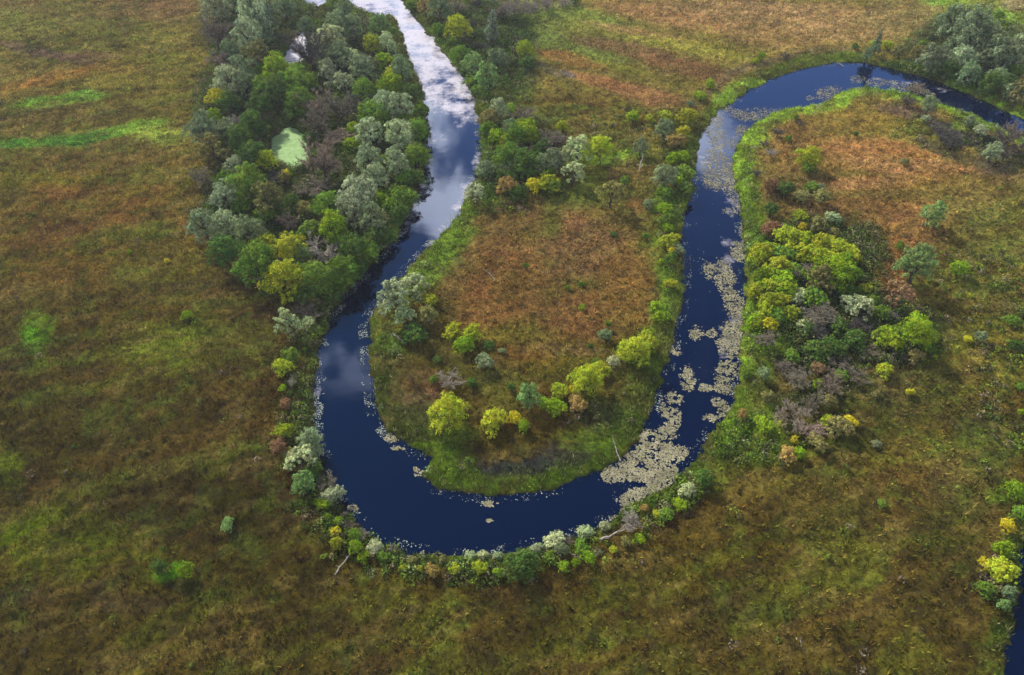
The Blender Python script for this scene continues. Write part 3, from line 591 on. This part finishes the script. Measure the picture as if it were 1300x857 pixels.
tc(440, 330, [(245,190,150,'ps'),(325,125,110,'ps'),(275,285,105,'ps'),(330,365,115,'dg'),(400,205,65,'yg'),(400,285,110,'ol'),(515,355,90,'yg'),(605,365,100,'yg'),(570,420,95,'bg'),(425,590,55,'g'),
 (500,590,110,'br'),(490,740,175,'yg'),(710,785,130,'yg'),(815,770,80,'y'),(860,815,65,'bg'),(885,670,120,'bl'),(1015,725,120,'bg'),(1175,585,145,'yg'),(1090,640,50,'y'),(1120,705,95,'or'),
 (690,415,50,'dg'),(670,505,80,'gw'),(610,605,55,'dg'),(800,630,45,'dg'),(1255,370,65,'gw'),(1145,235,35,'bg'),(1140,115,32,'g'),(870,40,32,'g'),(1075,135,28,'g'),(1185,420,30,'dg'),(1215,505,45,'g'),(1295,500,75,'ps'),(755,445,28,'gw'),(1270,320,40,'g'),(440,490,40,'dg')])
tc(340, 380, [(110,275,80,'g'),(70,335,90,'yg'),(72,430,42,'bg'),(120,390,60,'br'),(90,515,60,'ru'),(80,650,90,'yg'),(62,712,85,'ru'),(105,745,75,'ol'),(200,685,110,'sw'),(155,780,120,'ps'),(240,725,95,'sw')])
tc(340, 550, [(170,245,120,'bl'),(110,170,50,'g'),(215,190,100,'dg'),(265,350,70,'bg'),(290,410,38,'bg'),(345,428,48,'bg'),(335,535,70,'yg'),(330,485,50,'y'),(430,555,90,'bg'),(462,600,60,'bg'),(420,490,70,'g'),
 (300,220,80,'bp'),(320,290,100,'sw'),(525,545,85,'ps'),(560,595,80,'g'),(658,655,48,'yg'),(740,660,42,'yg'),(610,540,55,'br'),(800,668,80,'or'),(910,660,70,'yg'),(1030,660,95,'yg'),(1120,680,60,'bg'),
 (1230,650,155,'dg'),(985,590,70,'sw'),(1045,580,75,'ps'),(1120,590,60,'sw'),(400,440,50,'bp'),(460,480,50,'br'),(380,380,40,'bp'),(700,620,60,'ol'),(850,615,60,'ol'),(940,615,50,'g')])
tc(600, 550, [(385,490,105,'ps'),(310,555,75,'sw'),(430,565,90,'gw'),(458,510,65,'bp'),(550,475,100,'ps'),(635,445,75,'ps'),(530,560,90,'g'),(565,610,90,'bg'),(500,630,55,'bg'),(440,652,60,'bg'),(378,605,60,'g'),
 (685,570,50,'yg'),(745,530,60,'ol'),(805,520,70,'bg'),(765,440,150,'br'),(830,372,60,'or'),(895,395,60,'yg'),(935,400,75,'g'),(1005,350,80,'bg'),(1125,235,120,'dg'),(1040,285,90,'ps'),(950,320,65,'g'),(600,580,50,'br')])
tc(780, 380, [(208,48,90,'bg'),(105,255,130,'yg'),(150,190,85,'yg'),(740,200,95,'bp'),(935,130,65,'ps'),(1000,85,110,'br'),(990,340,62,'ru'),(980,420,50,'bg'),(1050,410,100,'bp'),(900,390,120,'bp'),
 (860,560,110,'bp'),(1180,380,80,'bp'),(1040,600,70,'yg'),(1090,625,90,'ol'),(1140,600,55,'y'),(955,640,100,'pk'),(985,705,85,'ol'),(890,750,60,'bg'),(838,765,85,'or'),(870,690,45,'y'),
 (960,500,95,'bp'),(820,330,90,'bp'),(720,370,70,'gw'),(1100,300,70,'bp'),(860,280,80,'g'),(980,250,90,'dg'),(1070,250,90,'dg'),(1120,360,60,'db'),(1040,500,70,'ol'),(740,480,70,'ol'),(640,360,50,'g'),(720,620,80,'bg'),(620,560,60,'or'),(1000,170,80,'db')])
tc(900, 220, [(300,75,90,'ru'),(370,85,80,'dg'),(300,185,80,'dg'),(450,125,70,'ol'),(500,78,50,'bg'),(445,212,62,'yg'),(550,130,90,'ol'),(597,225,65,'sw'),(530,270,90,'ol'),(300,280,80,'ru'),(370,315,110,'yg'),
 (455,265,42,'y'),(385,362,42,'y'),(440,330,100,'yg'),(270,385,100,'yg'),(350,400,90,'g'),(565,350,90,'yg'),(620,375,90,'yg'),(690,405,90,'yg'),(500,405,110,'yg'),(600,300,70,'ol'),(615,490,140,'bg'),
 (540,535,120,'ol'),(450,490,110,'br'),(290,492,80,'yg'),(350,540,110,'bg'),(270,555,62,'bg'),(385,480,80,'bg'),(430,605,80,'ps'),(510,620,100,'g'),(310,640,120,'yg'),(390,695,80,'yg'),(290,742,75,'y'),
 (228,730,70,'yg'),(470,750,72,'ps'),(550,700,140,'bp'),(690,640,85,'sw'),(738,665,90,'ps'),(790,640,80,'g'),(760,560,50,'yg'),(820,690,90,'g'),(910,605,140,'ru'),(1010,450,165,'bl'),(1045,372,55,'bl'),
 (1062,200,110,'bl','lean'),(925,360,55,'g'),(1215,470,100,'bg'),(1000,790,130,'bg'),(860,815,110,'bg'),(940,790,80,'g'),(880,700,60,'br'),(1270,600,28,'yg'),(1255,810,35,'yg'),(700,500,90,'g'),(260,450,60,'ol'),
 (380,590,80,'g'),(620,760,100,'dg'),(720,740,90,'db'),(730,290,26,'dg'),(530,80,60,'gw')])
tc(960, 400, [(780,60,120,'bg'),(830,120,95,'bg'),(850,185,60,'g'),(770,205,90,'ol'),(615,275,80,'yg'),(580,110,55,'gw'),(742,380,38,'y'),(1025,122,38,'y'),(1090,108,70,'gw'),(580,392,40,'ol'),(550,185,65,'bp'),(1245,30,70,'g'),(1265,150,70,'dg'),
 (720,110,60,'yg'),(420,300,60,'g'),(1280,350,45,'g'),(470,130,90,'dg'),(350,160,90,'dg'),(250,60,80,'dg'),(1290,480,45,'bg'),(585,630,40,'gw')])
tc(960, 550, [(1260,285,110,'bg'),(1280,400,85,'g'),(1215,458,80,'y'),(1190,570,100,'bg'),(1113,640,60,'y'),(1200,680,120,'yg'),(1110,760,80,'g'),(1225,775,90,'gw'),(1200,840,70,'bl')])
tc(820, 40, [(560,130,50,'bg'),(527,150,40,'yg'),(308,258,62,'bg'),(265,312,55,'bg'),(640,490,60,'db'),(795,615,100,'yg'),(790,665,70,'g'),(800,770,70,'g'),(690,525,40,'g'),(728,422,30,'g'),(1018,500,32,'dg'),(610,750,60,'ru'),(610,590,50,'br'),
 (575,540,40,'db'),(540,690,50,'db'),(680,120,45,'db'),(215,355,40,'gw'),(1255,640,45,'ol'),(745,450,35,'db')])
tc(960, 0, [(590,205,65,'tl'),(570,220,45,'yg'),(640,225,60,'yg'),(545,255,60,'gw'),(700,250,80,'ol'),(780,262,80,'ol'),(865,285,140,'gw'),(960,120,130,'gw'),(1050,165,180,'gw'),(1115,190,140,'gw'),(1000,295,110,'sw'),
 (1100,290,110,'gw'),(1185,265,130,'gw'),(1265,260,130,'sw'),(1165,390,95,'gw'),(1060,90,75,'gw'),(1178,85,50,'g'),(1275,460,110,'ol'),(840,510,80,'gw'),(822,580,45,'sw'),(790,410,75,'pk'),(1035,600,62,'gw'),
 (1090,640,62,'sw'),(1145,740,90,'sw'),(1240,650,120,'bp'),(1210,745,100,'bp'),(910,640,110,'db'),(740,490,80,'db'),(950,690,90,'db'),(1040,330,80,'dg'),(940,340,80,'dg'),(960,230,90,'gw'),(1250,350,80,'g'),(1225,400,80,'dg'),(1100,400,60,'dg'),(860,350,60,'g'),(1290,720,80,'db'),(1270,590,70,'bp'),(480,230,40,'dg'),(800,225,50,'g')])
tc(0, 0, [(506,272,24,'dg'),(516,252,22,'g'),(528,226,24,'dg'),(534,198,22,'g'),(488,298,24,'dg'),(470,318,26,'g'),(452,340,24,'dg'),(436,356,22,'g'),(536,170,20,'dg'),(424,376,20,'dg'),(498,255,24,'g'),(480,278,24,'ol'),
 (962,330,24,'yg'),(975,318,22,'bg'),(1002,318,24,'yg'),(1020,306,24,'bg'),(1040,312,26,'yg'),(1062,318,24,'yg'),(1074,334,22,'bg'),(1050,334,26,'yg'),(1028,330,24,'bg'),(990,342,26,'yg'),(1010,348,26,'g'),(1036,354,28,'bg'),(968,352,22,'bg'),
 (958,372,22,'yg'),(980,366,24,'yg'),(1000,372,24,'bg'),(970,396,24,'yg'),(1062,352,24,'g'),(1078,372,24,'g'),(958,410,20,'bg'),(985,405,24,'g'),
 (760,470,24,'yg'),(735,480,26,'yg'),(800,448,26,'bg'),(822,438,24,'yg'),(710,500,24,'yg'),(690,515,18,'bg'),(850,330,18,'g'),(848,290,16,'bg'),(852,362,16,'yg'),(856,312,16,'gw'),(845,245,20,'g'),(858,232,18,'bg'),(838,405,18,'bg'),
 (1205,86,24,'dg'),(1230,94,26,'gw'),(1258,106,26,'dg'),(1180,82,22,'g'),(1284,118,24,'gw'),  # extra bank trees, added to darken the corner water by their reflection
 (655,175,26,'g'),(690,190,24,'dg'),(640,205,24,'g'),(675,215,26,'g'),(705,205,24,'gw'),(645,230,22,'dg'),(700,240,22,'g')], 1)
# a few small bushes alone in the meadow
T += [(239,402,14,'bg'),(290,668,20,'bl'),(237,727,22,'bg'),(203,722,22,'dg'),(165,322,8,'bg'),(211,331,9,'y'),(1186,455,8,'yg'),(1120,640,10,'g')]
# the ground continues below the photograph's last row of meadow
T = [t for t in T if t[2] > 4]

# ---------------------------------------------------------------- where a plant stands, in words
BL = np.array(BANK_L, float); BR = np.array(BANK_R, float)
def near_line(P, x, y):
    best = 1e9
    for a, b in zip(P[:-1], P[1:]):
        e = b-a; t = np.clip(((x-a[0])*e[0]+(y-a[1])*e[1])/(e@e), 0, 1); best = min(best, math.hypot(x-a[0]-t*e[0], y-a[1]-t*e[1]))
    return best
def zone(x, y):
    if x < 560 and y < 395 and x > 225:
        if math.hypot(x-376, y-62) < 42: return 'by the small pale pond'
        if math.hypot(x-370, y-190) < 48: return 'around the small green pond'
        if y < 60: return 'at far end of left wood' if x < 400 else 'beside the pale upper river'
        if near_line(BL, x, y) < 42: return 'on river edge of left wood' if y < 210 else 'on lower river edge of left wood'
        if x < 292: return 'on upper meadow edge of left wood' if y < 165 else 'on lower meadow edge of left wood'
        if y > 280: return 'at near end of left wood'
        if y > 205: return 'in lower middle of left wood'
        return 'in upper middle of left wood'
    if x < 330 : return 'alone in the left meadow'
    if x < 470 and y < 480: return 'on left bank, upper bend'
    if x < 435 and y < 600: return 'on left bank, lower bend'
    if x < 470 and y >= 600: return 'on bend below left bank'
    if y > 615 and x < 640 : return 'on the near bank, left half'
    if y > 630 and x < 760: return 'on the near bank, middle'
    if y > 560 and 760 <= x < 960 and near_line(BL, x, y) < 70: return 'on the near bank, right half'
    if x < 760 and y < 60 : return 'at top beside far river'
    if x < 760 and y < 125 : return 'on far bank of pale river'
    if x < 765 and y < 250: return 'in thicket at tongue neck'
    if x < 960 and y < 120: return 'above the upper right bend'
    if x < 905 and y < 330: return 'on tongue beside right reach' if x > 830 else 'in upper tongue meadow'
    if x < 905 and y < 640:
        if x < 560: return 'on left shore of tongue'
        if y > 470: return 'near tongue tip'
        return 'in middle tongue meadow' if x < 800 else 'on tongue right shore'
    if y < 130 and x > 1060: return 'in the grey upper-right willow stand' if x > 1160 else 'on far bank, upper right'
    if y < 130: return 'on far bank, upper right'
    if x > 1150 and y < 225: return 'beside the far right river corner'
    if x < 1100 and y < 270: return 'on upper part of right peninsula'
    if x > 1240 and y > 560: return 'beside the corner backwater'
    if x > 1160 and y < 600: return 'in the far right meadow'
    if x > 1110 and y < 400: return 'on brown slope of right peninsula'
    if x > 1110: return 'on right edge of right wood'
    if y < 330: return 'in top of right wood'
    if y < 400: return 'in middle of right wood'
    if y < 470: return 'in lower right wood' if x > 1010 else 'in lower right wood by river'
    if y < 620: return 'in brush below right wood'
    return 'in the lower right meadow'

plants = []
for i, t in enumerate(T):
    px, py, w, k = t[:4]; word, style, colr = K_[k]
    s = project(*ground_at(px, py, 0), 0)[2]; 
    _, _, dep = project(*[float(a) for a in ground_at(px, py, 2)], 2)
    Wm = w*dep/F
    if style in ('bare',): st2 = 'brush' if Wm < 5.5 else 'bare'
    elif style == 'tall': st2 = 'tall'
    else: st2 = 'shrub' if Wm < 4.6 else style
    if k in ('ps', 'sw', 'gw', 'bl') and 3.2 < Wm: st2 = 'willow' if k != 'ps' else 'loose'
    plants.append(dict(px=px, py=py, w=w, W=Wm, k=k, style=st2, word=word, col=colr, lean=('lean' in t[4:]), zone=zone(px, py)))
    nd = {'shrub': ('shrub', 'shrub'), 'brush': ('bare_shrub', 'shrub'), 'bare': ('bare_tree', 'tree'), 'tall': ('willow_tree', 'tree'), 'willow': ('willow_tree', 'tree'), 'loose': ('leafy_tree', 'tree'), 'round': ('leafy_tree', 'tree')}[st2]
    if k == 'ps' and st2 == 'loose': nd = ('willow_tree', 'tree')
    if k == 'pk': nd = (nd[0], nd[1])
    plants[-1]['name'] = nd[0]; plants[-1]['noun'] = 'willow' if nd[0] == 'willow_tree' else nd[1]; plants[-1]['cat'] = nd[1]
# labels: colour and kind, the nearest different neighbour, the zone; order only where still needed
def direction(a, b):
    dx = b['px']-a['px']; dy = b['py']-a['py']
    if abs(dx) > abs(dy): return 'left of' if dx > 0 else 'right of'
    return 'above' if dy > 0 else 'below'
for a in plants:
    near = sorted((b for b in plants if b is not a and (b['word'], b['noun']) != (a['word'], a['noun'])), key=lambda b: math.hypot(b['px']-a['px'], (b['py']-a['py'])*1.2))[:1]
    b = near[0]; close = math.hypot(b['px']-a['px'], b['py']-a['py']) < 46
    size = 'small ' if a['W'] < 3 else ('big ' if a['W'] > 8.2 else '')
    a['l0'] = size+a['word']+' '+a['noun']
    a['l1'] = (' just '+direction(a, b)+(' an ' if b['word'][0] in 'aeiou' else ' a ')+b['word']+' '+b['noun']) if close else ''
    a['label'] = (a['l0']+(a['l1'] or ' standing apart')+' '+a['zone'])
from collections import defaultdict
ORD = ['first', 'second', 'third', 'fourth', 'fifth', 'sixth', 'seventh', 'eighth', 'ninth']
for rnd in range(2):
    G = defaultdict(list)
    for a in plants: G[a['label']].append(a)
    for lab, g in G.items():
        if len(g) < 2: continue
        sx = max(p['px'] for p in g)-min(p['px'] for p in g); sy = max(p['py'] for p in g)-min(p['py'] for p in g)
        key, e0, e1 = (('px', 'leftmost', 'rightmost') if sx >= sy else ('py', 'topmost', 'lowest'))
        g.sort(key=lambda p: p[key])
        for i, p in enumerate(g):
            if len(g) == 2: wd = e0 if i == 0 else e1
            else: wd = e0 if i == 0 else (e1 if i == len(g)-1 else ORD[i]+(' from left' if key == 'px' else ' from top'))
            p['label'] = wd+' '+lab
def short(l):
    w = l.split()
    if len(w) > 16: l = l.replace(' just ', ' ')
    w = l.split(); return ' '.join(w[:16])
for a in plants: a['label'] = short(a['label'])
chk = defaultdict(int)
for a in plants: chk[a['label']] += 1
print('plants', len(plants), 'duplicate labels', [k for k, v in chk.items() if v > 1][:10])
GRP = lambda z: 'trees and shrubs '+z
cnt_z = defaultdict(int)
for a in plants: cnt_z[(a['name'], a['zone'])] += 1

rr_ = random.Random(3)
for i, a in enumerate(plants):
    st2 = a['style']; W_ = a['W']; s = W_/2*(1.3 if ('wood' in a['zone'] or 'neck' in a['zone']) else (1.0 if 'near bank' in a['zone'] else 1.15))*(1.1 if st2 in ('bare', 'brush') else 1)
    pr = PROTO[st2]; cm, tm = pr[(i*7+i//3) % len(pr)]
    hs = rr_.uniform(.88, 1.12); zc = {'shrub': .7, 'brush': .75, 'bare': 1.25, 'tall': 1.7, 'willow': 1.1, 'loose': 1.05, 'round': 1.15}[st2]*s*hs
    x, y = ground_at(a['px'], a['py'], .6+zc); x = float(x); y = float(y)
    sd_ = float(lookup(SD_ALL, np.array([x]), np.array([y]))[0])
    if sd_ < .5:   # never stand in the water: step up to the bank along the outline's gradient
        e = .6
        gxx = float((lookup(SD_ALL, np.array([x+e]), np.array([y]))-lookup(SD_ALL, np.array([x-e]), np.array([y])))[0]); gyy = float((lookup(SD_ALL, np.array([x]), np.array([y+e]))-lookup(SD_ALL, np.array([x]), np.array([y-e])))[0])
        L_ = math.hypot(gxx, gyy)+1e-6; mv = min(.5-sd_, 3.0); x += gxx/L_*mv; y += gyy/L_*mv
    z = float(lookup(GZ, np.array([x]), np.array([y]))[0])
    root = bpy.data.objects.new(a['name'], None); COL.objects.link(root); root.empty_display_size = .5
    root.location = (x, y, max(z, .02)); jx = .26 if st2 in ('shrub', 'brush') else .14; root.scale = (s*rr_.uniform(1-jx, 1+jx), s*rr_.uniform(1-jx, 1+jx), s*hs)
    root.rotation_euler = (rr_.uniform(-.06, .06), (.32 if a['lean'] else rr_.uniform(-.06, .06)), rr_.uniform(0, 2*PI) if not a['lean'] else 0)
    root['label'] = a['label']; root['category'] = a['cat']
    if cnt_z[(a['name'], a['zone'])] > 1: root['group'] = {'shrub': 'leafy shrubs ', 'bare_shrub': 'bare shrubs ', 'bare_tree': 'bare trees ', 'willow_tree': 'willows ', 'leafy_tree': 'leafy trees '}[a['name']]+a['zone']
    cr = bpy.data.objects.new('twigs' if st2 in ('bare', 'brush') else 'crown', cm); tk = bpy.data.objects.new('stem' if st2 in ('shrub', 'brush') else 'trunk', tm)
    v = rr_.uniform(.84, 1.16)
    cr.color = tuple(min(.85, c*v*rr_.uniform(.94, 1.06)) for c in a['col'])+(1,)
    for o in (cr, tk): COL.objects.link(o); o.parent = root
    if a['k'] in ('br',): tk.material_slots[0].link = 'OBJECT'; tk.material_slots[0].material = M_GREYWOOD

# ---------------------------------------------------------------- dead wood
def trunk_obj(name, pix, r0, label, m=M_GREYWOOD, branches=5, seed=0, z0=.15, cat='fallen trunk', upright=None):
    rng = np.random.default_rng(seed); (a, b), (c, d) = pix
    x0, y0 = ground_at(a, b, .9); x1, y1 = ground_at(c, d, .9)
    zA = max(0.0, float(lookup(GZ, np.array([x0]), np.array([y0]))[0]))+z0; zB = max(0.0, float(lookup(GZ, np.array([x1]), np.array([y1]))[0]))+z0
    P0 = np.array([float(x0), float(y0), zA]); P1 = np.array([float(x1), float(y1), zB+.2])
    if upright: P1 = P0+np.array([0.35, .2, upright])
    root = bpy.data.objects.new(name, None); COL.objects.link(root); root.location = P0
    A = Acc(); pts = wob(P0*0, P1-P0, 6, .08, rng); A.add(*tube_chain(pts, np.linspace(r0, r0*.4, 7), 7))
    t = mesh_obj('trunk', np.array(A.v), np.array(A.f), m, root, smooth=True)
    L_ = np.linalg.norm(P1-P0); dr = (P1-P0)/L_
    for i in range(branches):
        s = pts[1+i % 5]; q = dr*.5+rng.normal(0, .6, 3); q[2] = abs(q[2])*.7; q /= np.linalg.norm(q)
        B = Acc(); B.add(*tube_chain(wob(s, s+q*L_*rng.uniform(.15, .4), 3, .05, rng), [r0*.4, r0*.3, r0*.2, r0*.1], 5)); mesh_obj('branch', np.array(B.v), np.array(B.f), m, root)
    root['label'] = label; root['category'] = cat; return root
cc_ = lambda x0, y0, *p: [(x0+a*340/1300, y0+b*340/1300) for a, b in p]
trunk_obj('fallen_trunk', cc_(340, 550, (325,685), (398,592)), .13, 'pale grey fallen trunk lying in the meadow below the river bend', seed=1)
trunk_obj('fallen_trunk', cc_(600, 550, (720,120), (680,25)), .12, 'thin pale branch reaching from tongue shore into the lily pads', branches=2, seed=2)
trunk_obj('fallen_trunk', cc_(600, 550, (530,612), (470,585)), .12, 'short pale log among bushes on the near bank', branches=2, seed=3)
trunk_obj('fallen_trunk', cc_(600, 550, (620,520), (740,470)), .18, 'long grey fallen trunk along the near bank shore', branches=4, seed=4)
trunk_obj('fallen_trunk', cc_(440, 330, (225,360), (290,410)), .16, 'pale broken trunk at the foot of willows on tongue shore', branches=3, seed=5)
trunk_obj('fallen_trunk', cc_(440, 330, (720,98), (665,50)), .07, 'thin dry stick lying on brown grass of the tongue', branches=1, seed=6)
trunk_obj('fallen_trunk', cc_(820, 40, (815,395), (850,350)), .14, 'grey dead wood at the shore notch of right peninsula', branches=4, seed=7)
trunk_obj('fallen_trunk', cc_(340, 550, (640,590), (720,600)), .12, 'thin grey log at the water edge of the bend bottom', branches=2, seed=8)
trunk_obj('fallen_trunk', cc_(960, 0, (430,310), (395,292)), .10, 'small dead branch in shallow water of upper right bend', branches=3, seed=9)
trunk_obj('dead_trunk', cc_(220, 0, (888,240), (888,240)), .2, 'dark standing dead trunk among grey willows near pale river', M_BARK, 4, 10, cat='dead tree', upright=7.5)
trunk_obj('dead_trunk', cc_(220, 0, (930,215), (930,215)), .16, 'thin tall dark snag beside the round willow near pale river', M_BARK, 3, 11, cat='dead tree', upright=9)
trunk_obj('dead_trunk', cc_(500, 0, (378,180), (378,180)), .2, 'dark bare trunk right of yellow-green tree on far bank', M_BARK, 4, 12, cat='dead tree', upright=7.5)
trunk_obj('dead_trunk', cc_(500, 0, (482,192), (482,192)), .2, 'dark trunk under the tall grey-green tree on far bank', M_BARK, 3, 13, cat='dead tree', upright=6)
trunk_obj('dead_trunk', cc_(500, 0, (442,262), (442,262)), .15, 'short dark snag below the tall tree on far bank', M_BARK, 2, 14, cat='dead tree', upright=5)
trunk_obj('dead_trunk', cc_(560, 120, (962,370), (962,370)), .12, 'white birch trunk standing in the upper tongue meadow', M_WHITEBARK, 2, 15, cat='dead tree', upright=4.5)

# ---------------------------------------------------------------- light
SUN_EL = math.radians(38); SUN_AZ = math.radians(-38)     # measured from +Y (away from the camera) towards +X
sd = bpy.data.lights.new('sun', 'SUN'); sun = bpy.data.objects.new('sun', sd); COL.objects.link(sun)
sd.energy = 5.0; sd.angle = math.radians(3); sd.color = (1, .93, .82)
dirv = Vector((math.sin(SUN_AZ)*math.cos(SUN_EL), math.cos(SUN_AZ)*math.cos(SUN_EL), math.sin(SUN_EL)))
sun.rotation_euler = dirv.to_track_quat('Z', 'Y').to_euler()
sun.location = (0, 100, 200)
w = bpy.data.worlds.new('World'); S.world = w; w.use_nodes = True; nt = w.node_tree; nt.nodes.clear()
sky = N(nt, 'ShaderNodeTexSky', sky_type='NISHITA', sun_disc=False); sky.sun_elevation = SUN_EL; sky.sun_rotation = SUN_AZ
sky.air_density = 1.0; sky.dust_density = .6; sky.ozone_density = 2.0
tcn = N(nt, 'ShaderNodeTexCoord'); nz = noise(nt, tcn.outputs['Generated'], 10, 6, .54); nz2 = noise(nt, tcn.outputs['Generated'], 3.0, 5, .6)
dp = N(nt, 'ShaderNodeVectorMath', operation='DOT_PRODUCT'); Lk(nt, tcn.outputs['Generated'], dp.inputs[0])
az, el = math.radians(-8), math.radians(23); dp.inputs[1].default_value = (math.sin(az)*math.cos(el), math.cos(az)*math.cos(el), math.sin(el))
bank = math_(nt, 'MULTIPLY', math_(nt, 'SUBTRACT', dp.outputs['Value'], .915), 4.0)
m1 = ramp(nt, math_(nt, 'ADD', bank, math_(nt, 'MULTIPLY', math_(nt, 'SUBTRACT', nz, .5), 3.4)), .05, .5)
m1 = math_(nt, 'MULTIPLY', m1, ramp(nt, dp.outputs['Value'], .90, .935))
m2 = math_(nt, 'MULTIPLY', ramp(nt, nz2, .58, .74), .04)
cm = math_(nt, 'MAXIMUM', m1, m2)
cc1 = mixc(nt, ramp(nt, nz2, .35, .65), (15, 15, 17, 1), (26, 24, 24, 1))
N_sep = N(nt, 'ShaderNodeSeparateXYZ'); Lk(nt, tcn.outputs['Generated'], N_sep.inputs[0])
deep = N(nt, 'ShaderNodeVectorMath', operation='MULTIPLY'); Lk(nt, sky.outputs[0], deep.inputs[0]); Lk(nt, mixc(nt, ramp(nt, N_sep.outputs['Z'], .40, .74), (.80, .92, 1.15, 1), (.03, .21, .32, 1)), deep.inputs[1])
mixs0 = mixc(nt, cm, deep.outputs[0], cc1)
# unseen white clouds behind the drone, added as soft fill light
sep = N(nt, 'ShaderNodeSeparateXYZ'); Lk(nt, tcn.outputs['Generated'], sep.inputs[0])
fill_clouds = math_(nt, 'MULTIPLY', ramp(nt, math_(nt, 'ADD', sep.outputs['Y'], math_(nt, 'MULTIPLY', math_(nt, 'SUBTRACT', nz2, .5), .8)), .12, -.25), .85)
mixs = mixc(nt, fill_clouds, mixs0, (6.2, 6.3, 7.0, 1))
bg = N(nt, 'ShaderNodeBackground', i_Strength=.10); Lk(nt, mixs, bg.inputs[0])
wo = nt.nodes.new('ShaderNodeOutputWorld'); Lk(nt, bg.outputs[0], wo.inputs[0])

S.view_settings.view_transform = 'Standard'; S.view_settings.look = 'None'; S.view_settings.gamma = 1; S.view_settings.exposure = 1.12
S.view_settings.use_curve_mapping = False
S.cycles.max_bounces = 4; S.cycles.diffuse_bounces = 2; S.cycles.glossy_bounces = 2; S.cycles.transmission_bounces = 2

# ---------------------------------------------------------------- thin air between the camera and the far meadow
def haze_box(dens):
    x0, x1, y0, y1, z0, z1 = -420., 420., -60., 620., -3.0, 103.
    v = [(x, y, z) for x in (x0, x1) for y in (y0, y1) for z in (z0, z1)]
    f = [(0,1,3,2),(4,6,7,5),(0,4,5,1),(2,3,7,6),(0,2,6,4),(1,5,7,3)]
    m, nt = mat('air'); pv = N(nt, 'ShaderNodeVolumePrincipled', i_Density=dens, i_Color=(.78, .84, 1, 1), i_Anisotropy=.2)
    o = nt.nodes.new('ShaderNodeOutputMaterial'); nt.links.new(pv.outputs[0], o.inputs['Volume'])
    h = mesh_obj('haze', np.array(v), np.array(f), m); h['kind'] = 'stuff'; h['label'] = 'thin pale haze over the far meadow'; h['category'] = 'haze'
haze_box(.00010)
